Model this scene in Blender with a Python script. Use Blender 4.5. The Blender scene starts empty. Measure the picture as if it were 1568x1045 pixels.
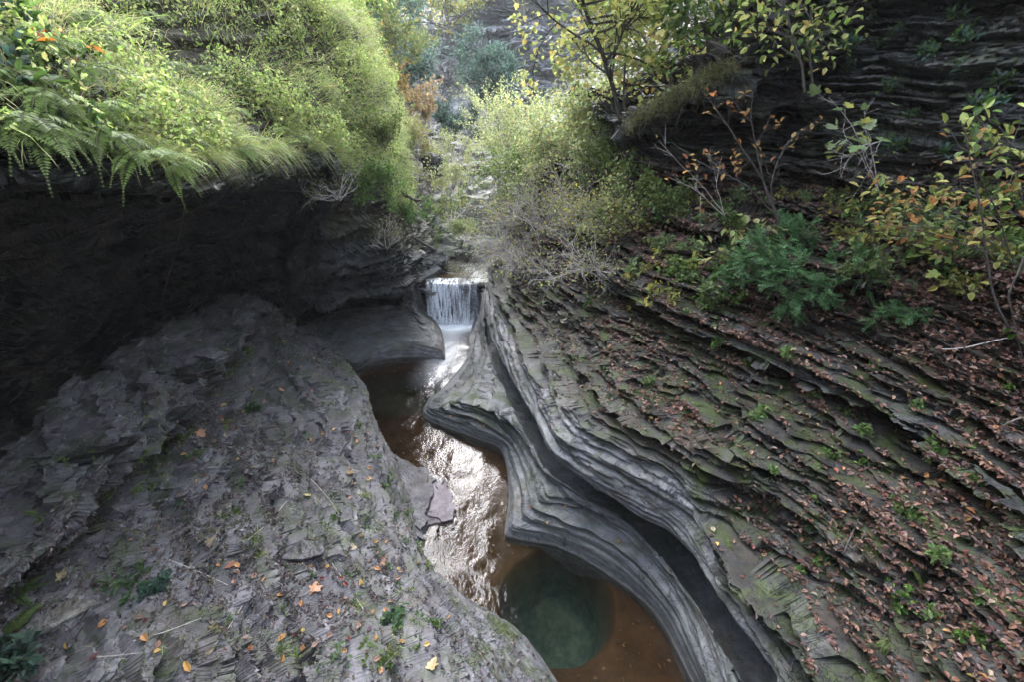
import bpy, math, random
import numpy as np
from mathutils import Vector
from mathutils.bvhtree import BVHTree
HAZE = .0007
random.seed(7)
RNG = np.random.default_rng(11)
scene = bpy.context.scene
COL = scene.collection
# ------------------------------------------------------------------ camera model (photo pixels -> rays)
H, F, PITCH = 6.0, 740.0, math.radians(30)
CP, SP = math.cos(PITCH), math.sin(PITCH)
def ray(u, v):
    dx = (u-784)/F; dv = (522.5-v)/F
    return np.array([dx, CP+dv*SP, -SP+dv*CP])
def Z(u, v, z):                      # point of the ray at height z
    d = ray(u, v); t = (z-H)/d[2]
    return np.array([0, 0, H])+d*t
def Yd(u, v, y):                     # point of the ray at distance y up the gorge
    d = ray(u, v); t = y/d[1]
    return np.array([0, 0, H])+d*t
# ------------------------------------------------------------------ noise
def _h(ix, iy, iz, s):
    n = (ix.astype(np.uint32)*np.uint32(374761393)+iy.astype(np.uint32)*np.uint32(668265263)
         + iz.astype(np.uint32)*np.uint32(2147483647)+np.uint32((s*974711) & 0xffffffff))
    n = (n ^ (n >> np.uint32(13)))*np.uint32(1274126177)
    n = n ^ (n >> np.uint32(16)); n = n*np.uint32(2246822519); n = n ^ (n >> np.uint32(15))
    return n.astype(np.float64)/4294967295.0
def vn(x, y, z, s=0):
    x = np.asarray(x, float); y = np.asarray(y, float)+0*x; z = np.asarray(z, float)+0*x
    xi, yi, zi = np.floor(x), np.floor(y), np.floor(z)
    fx, fy, fz = x-xi, y-yi, z-zi
    fx, fy, fz = [f*f*f*(f*(f*6-15)+10) for f in (fx, fy, fz)]
    xi, yi, zi = xi.astype(np.int64), yi.astype(np.int64), zi.astype(np.int64)
    r = 0
    for a in (0, 1):
        wx = fx if a else 1-fx
        for b in (0, 1):
            wy = fy if b else 1-fy
            for c in (0, 1):
                wz = fz if c else 1-fz
                r = r+wx*wy*wz*_h(xi+a, yi+b, zi+c, s)
    return r*2-1
def fbm(x, y, z, o=4, s=0):
    r, a, f = 0, 1.0, 1.0
    for i in range(o):
        r = r+a*vn(x*f+i*3.1, y*f+i*7.7, z*f+i*1.3, s+i); a *= .5; f *= 2.03
    return r
# ------------------------------------------------------------------ loft
def pchip(A, t):                     # A (K, ...), t positions in index units
    K = A.shape[0]
    d = np.diff(A, axis=0)
    m = np.zeros_like(A)
    a, b = d[:-1], d[1:]
    with np.errstate(divide='ignore', invalid='ignore'):
        hm = np.where(a*b > 0, 2*a*b/(a+b), 0)
    m[1:-1] = hm; m[0] = d[0]; m[-1] = d[-1]
    i = np.clip(np.floor(t).astype(int), 0, K-2); f = t-i
    f = f.reshape((-1,)+(1,)*(A.ndim-1))
    h00 = 2*f**3-3*f**2+1; h10 = f**3-2*f**2+f; h01 = -2*f**3+3*f**2; h11 = f**3-f**2
    return h00*A[i]+h10*m[i]+h01*A[i+1]+h11*m[i+1]
def subdiv(L, target, mx=400):       # parameter positions so that each interval has ceil(len/target) steps
    ts = []
    for i, l in enumerate(L):
        n = int(max(2, min(mx, math.ceil(l/target[i]))))
        ts += list(i+np.arange(n)/n)
    ts.append(len(L)); return np.array(ts)
def loft(C, row_step, col_step):     # C (R, K, 3)
    C = np.asarray(C, float)
    lr = np.linalg.norm(np.diff(C, axis=0), axis=2)      # (R-1, K)
    lc = np.linalg.norm(np.diff(C, axis=1), axis=2)      # (R, K-1)
    tr = subdiv(np.percentile(lr, 75, axis=1), row_step)
    tc = subdiv(np.percentile(lc, 60, axis=0), col_step)
    G = pchip(C, tr)                                     # (nr, K, 3)
    G = np.swapaxes(pchip(np.swapaxes(G, 0, 1), tc), 0, 1)
    return G, tr, tc
def grid_normals(G, flip=1):
    du = np.gradient(G, axis=1); dv = np.gradient(G, axis=0)
    n = np.cross(du, dv)*flip
    l = np.linalg.norm(n, axis=2, keepdims=True); l[l == 0] = 1
    return n/l
def blur(A, k=2, n=2):
    for _ in range(n):
        for ax in (0, 1):
            P = np.concatenate([np.repeat(np.take(A, [0], ax), k, ax), A, np.repeat(np.take(A, [-1], ax), k, ax)], ax)
            c = np.cumsum(P, axis=ax); z = np.zeros_like(np.take(c, [0], ax)); c = np.concatenate([z, c], ax)
            L = A.shape[ax]; w = 2*k+1
            A = (np.take(c, np.arange(w, w+L), ax)-np.take(c, np.arange(0, L), ax))/w
    return A
# ------------------------------------------------------------------ strata relief
def bounds(lo, hi, zmax, seed):
    r = np.random.default_rng(seed); b = [-3.0]
    while b[-1] < zmax: b.append(b[-1]+r.uniform(lo, hi)*(1 if r.random() < .8 else 1.9))
    return np.array(b)
TER = bounds(.055, .15, 30, 4); BED = bounds(.13, .34, 30, 1); THIN = bounds(.030, .075, 30, 2); FINE = bounds(.012, .03, 30, 3)
def layer_off(P, zz, B, seed, f1, f2, sharp=3.0):
    i = np.clip(np.searchsorted(B, zz)-1, 0, len(B)-2)
    top = B[i+1]; th = top-B[i]; fr = (zz-B[i])/th
    k = i*13.37+seed
    base = _h(i, i*0+seed, i*0, seed)*2-1
    n = .5*base+.65*np.tanh(sharp*vn(P[..., 0]*f1, P[..., 1]*f1, k, seed))+.5*np.tanh(sharp*vn(P[..., 0]*f2, P[..., 1]*f2, k*1.7, seed+1))
    return n, fr
def strata(G, N, amp, seed=0, f1=1.1, f2=5.0, warp=.05, dip=(0, 0), thin=1.0, rough=1.0, notch=.45, sharp=3.0):
    P = G
    zz = P[..., 2]+warp*vn(P[..., 0]*.9, P[..., 1]*.9, P[..., 2]*.3, seed+50)+.015*vn(P[..., 0]*5, P[..., 1]*5, P[..., 2]*2, seed+51)+.006*vn(P[..., 0]*17, P[..., 1]*17, P[..., 2]*4, seed+53)+dip[0]*P[..., 0]+dip[1]*P[..., 1]
    n1, fr1 = layer_off(P, zz, BED, seed, f1*.6, f2*.5, sharp)
    n2, fr2 = layer_off(P, zz, THIN, seed+3, f1, f2, sharp)
    n3, fr3 = layer_off(P, zz, FINE, seed+6, f1*2, f2*2.5)
    steep = np.clip(1.25-np.abs(N[..., 2])*1.25, 0, 1)
    nt = -np.clip(1-fr1/.12, 0, 1)*.8-.35*np.clip(1-fr2/.25, 0, 1)
    d = amp*(.55*n1+notch*nt*steep+.42*thin*n2+.17*thin*n3*np.clip(steep*1.6, .25, 1))
    d = d+amp*rough*(.25*fbm(P[..., 0]*2.2, P[..., 1]*2.2, P[..., 2]*4, 3, seed+9)+.12*fbm(P[..., 0]*11, P[..., 1]*11, P[..., 2]*25, 3, seed+12))
    return G+N*d[..., None]
def terrace(G, N, k, B=None, seed=0, warp=.05, dip=(0, 0), snap=.16, lean=1.15, rg=1.0):
    """cut a slope into ledges: each layer becomes a slightly overhanging riser, the rest a flat tread. k = 0..1 strength"""
    B = TER if B is None else B
    wz = warp*vn(G[..., 0]*.8, G[..., 1]*.8, G[..., 2]*.3, seed+50)+.018*vn(G[..., 0]*4.5, G[..., 1]*4.5, 0, seed+51)+dip[0]*G[..., 0]+dip[1]*G[..., 1]
    zz = G[..., 2]+wz
    i = np.clip(np.searchsorted(B, zz)-1, 0, len(B)-2); b = B[i]; th = B[i+1]-b
    fr = np.clip(((zz-b)/th-snap)/(1-2*snap), 0, 1)
    hx = np.hypot(N[..., 0], N[..., 1]); cot = np.clip(np.abs(N[..., 2])/np.maximum(hx, .05), 0, 1.6)
    hn = np.stack([N[..., 0], N[..., 1], 0*hx], -1)/np.maximum(hx, .05)[..., None]
    z2 = b+fr*th-wz
    # horizontal run that keeps the riser upright, plus ragged broken edges that differ from layer to layer
    kk = i*7.31+seed
    rag = .5*np.tanh(2.5*vn(G[..., 0]*.9, G[..., 1]*.9, kk, seed+2))+.45*np.tanh(2.5*vn(G[..., 0]*4.6, G[..., 1]*4.6, kk, seed+3))+.25*vn(G[..., 0]*14, G[..., 1]*14, kk, seed+4)
    run = ((zz-b)*0+fr*th*lean+.0)*cot-(th*.5*cot)+rag*rg*(.25+.30*cot)*th
    run = run+(G[..., 2]-z2)*0
    P = G.copy(); P[..., :2] += hn[..., :2]*(run*k)[..., None]; P[..., 2] = G[..., 2]*(1-k)+z2*k
    return P
# ------------------------------------------------------------------ object helpers
def tag(o, label=None, cat=None, group=None, kind=None):
    if label: o['label'] = label
    if cat: o['category'] = cat
    if group: o['group'] = group
    if kind: o['kind'] = kind
    return o
def link(name, me, mat=None, parent=None):
    o = bpy.data.objects.new(name, me); COL.objects.link(o)
    if mat is not None and me is not None and hasattr(me, 'materials') and not me.materials:
        for m in (mat if isinstance(mat, (list, tuple)) else [mat]): me.materials.append(m)
    if parent: o.parent = parent
    return o
def empty(name, loc=(0, 0, 0), label=None, cat=None, group=None):
    o = bpy.data.objects.new(name, None); COL.objects.link(o); o.location = loc
    o.empty_display_size = .1
    return tag(o, label, cat, group)
def mesh_from(name, V, faces, col=None, smooth=False, attrs=None, uv=None):
    """faces: list of int arrays (n, k) with different k"""
    me = bpy.data.meshes.new(name)
    V = np.asarray(V, np.float32); nl = sum(f.size for f in faces); nf = sum(f.shape[0] for f in faces)
    me.vertices.add(len(V)); me.vertices.foreach_set('co', V.ravel())
    me.loops.add(nl); me.polygons.add(nf)
    vi = np.concatenate([f.ravel() for f in faces]).astype(np.int32)
    tot = np.concatenate([np.full(f.shape[0], f.shape[1], np.int32) for f in faces])
    st = np.concatenate([[0], np.cumsum(tot)[:-1]]).astype(np.int32)
    me.loops.foreach_set('vertex_index', vi)
    me.polygons.foreach_set('loop_start', st)
    me.update(calc_edges=True)
    me.polygons.foreach_set('use_smooth', np.full(nf, smooth, bool))
    if col is not None:
        a = me.color_attributes.new('Col', 'FLOAT_COLOR', 'POINT')
        c = np.ones((len(V), 4), np.float32); c[:, :3] = col; a.data.foreach_set('color', c.ravel())
    for k, x in (attrs or {}).items():
        a = me.attributes.new(k, 'FLOAT', 'POINT'); a.data.foreach_set('value', np.asarray(x, np.float32).ravel())
    me.update()
    return me
def grid_faces(nr, nc, keep=None, flip=False):
    i = np.arange(nr*nc).reshape(nr, nc)
    a, b, c, d = i[:-1, :-1], i[:-1, 1:], i[1:, 1:], i[1:, :-1]
    f = np.stack([a, b, c, d] if not flip else [a, d, c, b], -1)
    return f.reshape(-1, 4) if keep is None else f[keep]
def grid_obj(name, G, mat, smooth=False, attrs=None, flip=False, parent=None):
    nr, nc = G.shape[:2]
    me = mesh_from(name, G.reshape(-1, 3), [grid_faces(nr, nc, flip=flip)], smooth=smooth, attrs=attrs)
    return link(name, me, mat, parent)
SURF = []                             # (verts, faces) of coarse terrain for ray hits
def add_surf(G, st=4):
    g = G[::st, ::st]; nr, nc = g.shape[:2]
    SURF.append((g.reshape(-1, 3), grid_faces(nr, nc)))
# ------------------------------------------------------------------ node helper
def mat_new(name):
    m = bpy.data.materials.new(name); m.use_nodes = True
    nt = m.node_tree; nt.nodes.clear(); return m, nt
class NT:
    def __init__(s, nt): s.nt = nt
    def n(s, t, **kw):
        x = s.nt.nodes.new(t)
        for k, v in kw.items():
            if k == 'inp':
                for i, val in v.items():
                    if hasattr(val, 'bl_idname') or isinstance(val, bpy.types.NodeSocket): s.nt.links.new(val, x.inputs[i])
                    else: x.inputs[i].default_value = val
            else: setattr(x, k, v)
        return x
    def noise(s, vec, scale, detail=4, rough=.6, out=0):
        return s.n('ShaderNodeTexNoise', inp={'Vector': vec, 'Scale': scale, 'Detail': detail, 'Roughness': rough}).outputs[out]
    def ramp(s, fac, stops, interp='LINEAR'):
        r = s.n('ShaderNodeValToRGB', inp={0: fac}); r.color_ramp.interpolation = interp
        e = r.color_ramp.elements
        while len(e) < len(stops): e.new(.5)
        for q, (p, c) in zip(e, stops):
            q.position = p; q.color = (c, c, c, 1) if isinstance(c, (int, float)) else (*c, 1)
        return r.outputs[0]
    def mix(s, fac, a, b, mode='MIX'):
        x = s.n('ShaderNodeMix', data_type='RGBA', blend_type=mode)
        for i, val in ((0, fac), (6, a), (7, b)):
            if isinstance(val, bpy.types.NodeSocket): s.nt.links.new(val, x.inputs[i])
            elif i: x.inputs[i].default_value = (*val, 1)
            else: x.inputs[0].default_value = val
        return x.outputs[2]
    def math(s, op, a, b=0.0, clamp=False):
        x = s.n('ShaderNodeMath', operation=op, use_clamp=clamp)
        for i, val in ((0, a), (1, b)):
            if isinstance(val, bpy.types.NodeSocket): s.nt.links.new(val, x.inputs[i])
            else: x.inputs[i].default_value = val
        return x.outputs[0]
    def attr(s, name, out=2):
        return s.n('ShaderNodeAttribute', attribute_name=name).outputs[out]
# ------------------------------------------------------------------ materials
def rock_mat(name, dark, mid, light, moss=.5, brown=.3, wet=.5, bump=.5, lam=40):
    """bedded shale: streaks along the beds, moss on ledges, brown stain; attributes 'polish' (water-worn rock, also painted tone on the far left rock) and 'soil'"""
    m, nt = mat_new(name); q = NT(nt)
    geo = q.n('ShaderNodeNewGeometry'); pos = geo.outputs['Position']
    mp = q.n('ShaderNodeMapping', inp={'Vector': pos, 'Scale': (.7, .7, 9)}).outputs[0]
    wv = q.n('ShaderNodeVectorMath', operation='SCALE', inp={0: q.n('ShaderNodeTexNoise', inp={'Vector': pos, 'Scale': 2.5, 'Detail': 3}).outputs[1], 3: .12}).outputs[0]
    mp2 = q.n('ShaderNodeMapping', inp={'Vector': q.n('ShaderNodeVectorMath', operation='ADD', inp={0: pos, 1: wv}).outputs[0], 'Scale': (1.5, 1.5, lam)}).outputs[0]
    nz = q.n('ShaderNodeSeparateXYZ', inp={0: geo.outputs['Normal']}).outputs[2]
    a = q.noise(mp, 1.6, 6, .65); b = q.noise(mp2, 1.0, 4, .7); c = q.noise(pos, 5.5, 6, .7); d = q.noise(pos, 38, 4, .7)
    f = q.math('ADD', q.math('MULTIPLY', a, .45), q.math('ADD', q.math('MULTIPLY', b, .22), q.math('MULTIPLY', c, .33)))
    colr = q.ramp(f, [(.36, dark), (.49, mid), (.63, light)])
    colr = q.mix(q.ramp(d, [(.35, .35), (.62, 0.0)]), colr, dark)
    pol = q.attr('polish')
    ln = q.ramp(q.noise(q.n('ShaderNodeMapping', inp={'Vector': pos, 'Scale': (.35, .35, 26)}).outputs[0], 1.0, 3, .6), [(.33, .45), (.45, 1.0)])
    pc = q.ramp(q.math('ADD', q.math('MULTIPLY', a, .5), q.math('MULTIPLY', c, .5)), [(.34, (.050, .052, .056)), (.5, (.102, .105, .110)), (.66, (.185, .186, .186))])
    pc = q.mix(1.0, pc, ln, 'MULTIPLY')
    pit = q.ramp(q.noise(q.n('ShaderNodeMapping', inp={'Vector': pos, 'Scale': (9, 9, 30)}).outputs[0], 1.0, 5, .75), [(.36, .35), (.44, 1.0)])
    pc = q.mix(q.ramp(q.noise(pos, 1.9, 4, .6), [(.42, 0.0), (.56, 1.0)]), pc, q.mix(1.0, pc, pit, 'MULTIPLY'))
    pz = q.n('ShaderNodeSeparateXYZ', inp={0: pos}).outputs[2]
    wl = q.ramp(q.math('ADD', pz, q.math('MULTIPLY', q.noise(pos, 7, 3, .6), .08)), [(.03, 0.0), (.05, .75), (.085, .75), (.10, 0.0)])
    pc = q.mix(q.math('MULTIPLY', wl, .6), pc, (.26, .25, .235))
    pc = q.mix(q.ramp(q.noise(pos, 2.7, 6, .75), [(.52, 0.0), (.66, .6)]), pc, (.045, .045, .038))
    colr = q.mix(pol, colr, pc)
    # brown stain and moss keep a shape of their own
    st = q.ramp(q.noise(pos, 2.3, 5, .7), [(.5, 0.0), (.68, 1.0)])
    colr = q.mix(q.math('MULTIPLY', st, brown), colr, (.085, .055, .035))
    ms = q.math('MULTIPLY', q.ramp(q.noise(pos, 3.1, 7, .75), [(.47, 0.0), (.60, 1.0)]), q.ramp(nz, [(.1, .15), (.6, 1.0)]))
    ms = q.math('MULTIPLY', ms, q.math('MULTIPLY', q.attr('moss'), moss))
    mossc = q.ramp(q.noise(pos, 60, 3, .7), [(.3, (.014, .020, .006)), (.55, (.040, .054, .012)), (.75, (.085, .10, .028))])
    colr = q.mix(ms, colr, mossc)
    soilc = q.ramp(q.noise(pos, 24, 6, .75), [(.3, (.007, .005, .0035)), (.5, (.024, .016, .010)), (.7, (.055, .038, .024))])
    colr = q.mix(q.math('MULTIPLY', q.attr('soil'), q.ramp(q.noise(pos, 4, 5, .7), [(.35, .55), (.6, 1.0)])), colr, soilc)
    rg = q.ramp(q.noise(pos, 3.5, 5, .7), [(.35, .42 if wet > .3 else .6), (.65, .8)])
    vo = q.n('ShaderNodeTexVoronoi', feature='DISTANCE_TO_EDGE', inp={'Vector': q.n('ShaderNodeMapping', inp={'Vector': q.n('ShaderNodeVectorMath', operation='ADD', inp={0: pos, 1: q.n('ShaderNodeTexNoise', inp={'Vector': pos, 'Scale': 3.0, 'Detail': 4}).outputs[1]}).outputs[0], 'Scale': (1.5, 1.5, 9)}).outputs[0], 'Scale': 1.6})
    ck = q.ramp(vo.outputs[0], [(.0, 0.0), (.045, 1.0)])
    ckm = q.mix(q.ramp(q.noise(pos, 1.3, 3, .6), [(.40, 0.0), (.52, 1.0)]), (1, 1, 1), ck)
    colr = q.mix(1.0, colr, q.mix(.8, (1, 1, 1), ckm), 'MULTIPLY')
    bh = q.math('ADD', q.math('MULTIPLY', c, .6), q.math('ADD', q.math('ADD', q.math('MULTIPLY', b, .8), q.math('MULTIPLY', ckm, .5)), q.math('MULTIPLY', d, .5)))
    bp = q.n('ShaderNodeBump', inp={'Strength': bump, 'Distance': .02, 'Height': bh}).outputs[0]
    bs = q.n('ShaderNodeBsdfPrincipled', inp={'Base Color': colr, 'Roughness': rg, 'Normal': bp, 'Specular IOR Level': .4})
    o = q.n('ShaderNodeOutputMaterial', inp={0: bs.outputs[0]})
    return m
def leaf_mat(name, trans=.5, rough=.5, sat=1.0):
    m, nt = mat_new(name); q = NT(nt)
    c = q.attr('Col', 0)
    oi = q.n('ShaderNodeObjectInfo').outputs['Random']
    hs = q.n('ShaderNodeHueSaturation', inp={'Color': c, 'Value': q.math('ADD', q.math('MULTIPLY', oi, .3), .85), 'Saturation': sat}).outputs[0]
    nz = q.noise(q.n('ShaderNodeNewGeometry').outputs['Position'], 55, 3, .7)
    hs = q.mix(q.ramp(nz, [(.4, 0.0), (.7, .35)]), hs, (.05, .035, .015))
    bs = q.n('ShaderNodeBsdfPrincipled', inp={'Base Color': hs, 'Roughness': rough, 'Specular IOR Level': .35})
    tr = q.n('ShaderNodeBsdfTranslucent', inp={'Color': hs})
    mx = q.n('ShaderNodeMixShader', inp={0: trans, 1: bs.outputs[0], 2: tr.outputs[0]})
    q.n('ShaderNodeOutputMaterial', inp={0: mx.outputs[0]})
    return m
def bark_mat(name, c1, c2):
    m, nt = mat_new(name); q = NT(nt)
    pos = q.n('ShaderNodeNewGeometry').outputs['Position']
    n = q.noise(q.n('ShaderNodeMapping', inp={'Vector': pos, 'Scale': (3, 3, 1)}).outputs[0], 14, 6, .7)
    bs = q.n('ShaderNodeBsdfPrincipled', inp={'Base Color': q.ramp(n, [(.35, c1), (.65, c2)]), 'Roughness': .8,
             'Normal': q.n('ShaderNodeBump', inp={'Strength': .5, 'Distance': .01, 'Height': n}).outputs[0]})
    q.n('ShaderNodeOutputMaterial', inp={0: bs.outputs[0]})
    return m
def water_mat(name, tint, big=1.0):
    """thin clear water sheet: Fresnel mirror over a tinted look-through; attribute 'rip' gives the chop"""
    m, nt = mat_new(name); q = NT(nt)
    pos = q.n('ShaderNodeNewGeometry').outputs['Position']
    rip = q.attr('rip')
    warp = q.n('ShaderNodeMapping', inp={'Vector': pos, 'Scale': (1, .75, 1), 'Rotation': (0, 0, .5)}).outputs[0]
    n1 = q.noise(warp, 16, 2, .5); n2 = q.noise(warp, 21, 2, .55); n3 = q.noise(pos, 1.7, 2, .5)
    h = q.math('ADD', q.math('MULTIPLY', n1, 1.0), q.math('ADD', q.math('MULTIPLY', n2, .16), q.math('MULTIPLY', n3, .25)))
    h = q.math('MULTIPLY', h, q.math('ADD', rip, .0008))
    bp = q.n('ShaderNodeBump', inp={'Strength': 1.0, 'Distance': .013*big, 'Height': h}).outputs[0]
    fr = q.n('ShaderNodeFresnel', inp={'IOR': 1.34, 'Normal': bp}).outputs[0]
    gl = q.n('ShaderNodeBsdfGlossy', inp={'Color': (1, 1, 1, 1), 'Roughness': .11, 'Normal': bp})
    tr = q.n('ShaderNodeBsdfTransparent', inp={'Color': (*tint, 1)})
    mx = q.n('ShaderNodeMixShader', inp={0: fr, 1: tr.outputs[0], 2: gl.outputs[0]})
    fo = q.math('MULTIPLY', q.attr('foam'), q.ramp(q.noise(pos, 14, 5, .8), [(.22, 0.0), (.42, 1.0)]), True)
    df = q.n('ShaderNodeBsdfDiffuse', inp={'Color': (.85, .87, .9, 1)})
    mx = q.n('ShaderNodeMixShader', inp={0: fo, 1: mx.outputs[0], 2: df.outputs[0]})
    q.n('ShaderNodeOutputMaterial', inp={0: mx.outputs[0]})
    return m
def bed_mat():
    m, nt = mat_new('stream_silt'); q = NT(nt)
    pos = q.n('ShaderNodeNewGeometry').outputs['Position']
    n = q.noise(pos, 2.2, 6, .7); n2 = q.noise(pos, 40, 3, .7)
    c = q.ramp(n, [(.3, (.017, .0090, .0042)), (.5, (.030, .0165, .008)), (.7, (.052, .031, .016))])
    c = q.mix(q.ramp(n2, [(.45, 0.0), (.7, .3)]), c, (.08, .05, .025))
    al = q.ramp(q.noise(pos, 5.5, 7, .8), [(.32, (.010, .022, .021)), (.5, (.026, .048, .040)), (.68, (.055, .080, .058))])
    c = q.mix(q.attr('depth_tint'), c, al)  # green of deep water put into the bed colour
    bs = q.n('ShaderNodeBsdfPrincipled', inp={'Base Color': c, 'Roughness': .9, 'Specular IOR Level': .1})
    q.n('ShaderNodeOutputMaterial', inp={0: bs.outputs[0]})
    return m
M = {}
M['shale'] = rock_mat('dark_mossy_shale', (.0055, .005, .0045), (.023, .021, .018), (.078, .073, .065), moss=1.0, brown=.45)
M['bench'] = rock_mat('wet_grey_shale', (.029, .026, .028), (.102, .094, .099), (.225, .212, .22), moss=.95, brown=.4, lam=9)
M['cave'] = rock_mat('shade_darkened_shale', (.002, .002, .002), (.008, .0078, .0076), (.028, .0275, .027), moss=.35, brown=.25)  # shale colour lowered to paint in the shade of the cave
M['cliff'] = rock_mat('dark_bedded_cliff', (.005, .005, .005), (.028, .027, .026), (.125, .122, .118), moss=.9, brown=.35, bump=.8)  # light streaks raised to paint in highlights of lit ledge edges
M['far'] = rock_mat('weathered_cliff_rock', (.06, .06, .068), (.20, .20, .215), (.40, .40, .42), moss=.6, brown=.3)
M['lichen'] = rock_mat('lichen_pale_rock', (.03, .028, .024), (.10, .092, .08), (.26, .25, .22), moss=.6, brown=.5, bump=.9)
M['ledge'] = rock_mat('dry_stream_ledge', (.02, .019, .017), (.07, .066, .058), (.15, .143, .13), moss=.8, brown=.4)
M['hill'] = rock_mat('mossy_hill_soil', (.03, .03, .015), (.06, .06, .025), (.10, .10, .04), moss=1.0, brown=.4)
M['leaf'] = leaf_mat('leaf'); M['needle'] = leaf_mat('needle_leaf', .25, .55)
M['dead_leaf'] = leaf_mat('fallen_leaf', .15, .45)
M['bark'] = bark_mat('grey_brown_bark', (.035, .028, .022), (.13, .11, .095))
M['twig'] = bark_mat('pale_dry_twig', (.22, .185, .17), (.50, .45, .42))
M['dark_bark'] = bark_mat('dark_wet_bark', (.012, .010, .009), (.06, .05, .042))
M['water'] = water_mat('clear_stream_water', (.86, .82, .74))
M['bed'] = bed_mat()
# ================================================================== RIGHT WALL
def rail(pts, z=None):
    return np.array([Z(p[0], p[1], p[2] if len(p) > 2 else z) for p in pts])
def railY(pts):
    return np.array([Yd(*p) for p in pts])
R1 = rail([(1120, 1165), (1060, 1045), (1010, 950), (930, 880), (850, 838), (772, 819), (779, 762), (769, 692), (712, 667), (647, 634), (688, 585), (716, 545), (720, 515), (727, 488), (737, 445, .85), (742, 415, 1.07)], 0)
R2 = rail([(1150, 1160, .5), (1078, 1035, .48), (1046, 955, .46), (948, 843, .45), (872, 803, .42), (792, 797, .2), (800, 758, .25), (787, 690, .25), (735, 650, .3), (656, 622, .2), (700, 582, .15), (722, 545, .12), (727, 515, .15), (733, 488, .3), (740, 442, .9), (746, 411, 1.1)])
R3 = rail([(1172, 1155, .66), (1100, 1035, .64), (1066, 950, .63), (978, 828, .62), (905, 772, .6), (838, 762, .55), (820, 735, .5), (805, 688, .5), (765, 638, .5), (690, 610, .42), (725, 575, .35), (735, 540, .3), (735, 512, .35), (737, 485, .6), (742, 440, .95), (748, 409, 1.15)])
R4 = rail([(1180, 1150, .8), (1124, 1037, .8), (1088, 963, .8), (1023, 869, .8), (962, 804, .8), (926, 784, .8), (880, 752, .8), (836, 722, .8), (810, 675, .8), (775, 612, .7), (758, 567, .6), (748, 535, .55), (742, 508, .6), (741, 480, .8), (744, 438, 1.0), (750, 407, 1.2)])
R7 = rail([(1232, 1140, 1.32), (1186, 1035, 1.32), (1142, 968, 1.32), (1078, 876, 1.33), (1020, 809, 1.33), (985, 792, 1.33), (927, 755, 1.35), (880, 725, 1.38), (845, 697, 1.4), (815, 635, 1.35), (785, 580, 1.25), (765, 545, 1.15), (752, 515, 1.05), (744, 476, 1.02), (746, 434, 1.08), (752, 403, 1.25)])
R8 = rail([(1270, 1150, 1.5), (1203, 1035, 1.5), (1156, 965, 1.5), (1094, 868, 1.58), (1066, 782, 1.8), (1040, 745, 1.9), (1000, 712, 1.95), (945, 680, 1.95), (890, 652, 1.9), (845, 600, 1.8), (805, 550, 1.6), (785, 518, 1.5), (770, 490, 1.45), (757, 455, 1.45), (752, 415, 1.41), (757, 385, 1.66)])
S3 = rail([(1480, 1160), (1385, 1045), (1330, 960), (1255, 850, 2.05), (1180, 765, 2.1), (1130, 725, 2.2), (1070, 680, 2.25), (1000, 635, 2.25), (940, 590, 2.2), (880, 535, 2.1), (835, 490, 2.0), (810, 465, 2.0), (792, 445, 2.0), (778, 425, 1.95), (768, 385, 1.94), (770, 360, 2.1)], 2.0)
S4 = rail([(1700, 1160), (1568, 1010), (1490, 920), (1400, 830), (1300, 745), (1240, 705), (1170, 655), (1090, 600), (1010, 550), (940, 500), (885, 455), (850, 430), (825, 412), (805, 395), (790, 355, 2.43), (785, 330, 2.6)], 2.5)
S5 = rail([(1720, 930), (1600, 830), (1540, 770), (1450, 700), (1370, 640), (1310, 605), (1230, 560), (1140, 525), (1060, 500), (1000, 470), (940, 430), (895, 400), (865, 380), (840, 360), (815, 325, 2.94), (805, 300, 3.1)], 3.0)
S6 = rail([(1740, 760), (1620, 700), (1568, 675), (1480, 625), (1400, 580), (1330, 545), (1250, 505), (1170, 480), (1090, 460), (1020, 430), (960, 395), (915, 365), (885, 345), (860, 325), (835, 290, 3.46), (820, 270, 3.57)], 3.3)
S7 = rail([(1740, 480, 4.2), (1640, 470, 4.2), (1568, 465, 4.2), (1490, 450, 4.1), (1420, 435, 4.0), (1360, 425, 3.95), (1290, 415, 3.9), (1220, 405, 3.85), (1150, 390, 3.8), (1080, 365, 3.8), (1020, 340, 3.8), (970, 315, 3.8), (935, 295, 3.8), (905, 275, 3.9), (870, 240, 4.1), (850, 220, 4.3)])
S8 = rail([(1740, 300, 4.9), (1640, 300, 4.9), (1568, 300, 4.85), (1500, 298, 4.8), (1440, 296, 4.75), (1380, 294, 4.7), (1310, 292, 4.6), (1250, 290, 4.5), (1190, 285, 4.45), (1120, 280, 4.4), (1060, 275, 4.4), (1010, 265, 4.45), (975, 240, 4.6), (945, 210, 4.8), (905, 180, 5.0), (880, 160, 5.2)])
# one more station behind the viewer so that the gorge goes on below the bridge
def back(A, dy=-4.5, dx=.5):
    p = A[0].copy(); p[1] += dy; p[0] += dx
    return np.concatenate([[p], A])
R1, R2, R3, R4, R7, R8, S3, S4, S5, S6, S7, S8 = [back(a) for a in (R1, R2, R3, R4, R7, R8, S3, S4, S5, S6, S7, S8)]
out = S8-R7; out[:, 2] = 0; out /= np.linalg.norm(out, axis=1, keepdims=True)
out[:9] = [.93, .36, 0]
K = len(R1)
dep = np.array([.55, .55, .55, .55, .55, .55, .55, .6, .65, .6, .5, .45, .4, .3, .2, .06, .05])
up = np.array([0, 0, 1.0])
R0 = R1+out*.05-up*.55
inn = np.repeat(np.array([[.96, .28, 0]]), K, 0)
R5 = R4+inn*dep[:, None]*3.4-up*dep[:, None]*1.15
R6 = R7+inn*dep[:, None]*2.3-up*.16*np.minimum(dep[:, None]*2.5, 1)
S9 = np.zeros_like(S8); S10 = S9.copy(); S11 = S9.copy(); S8b = S9.copy()
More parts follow.
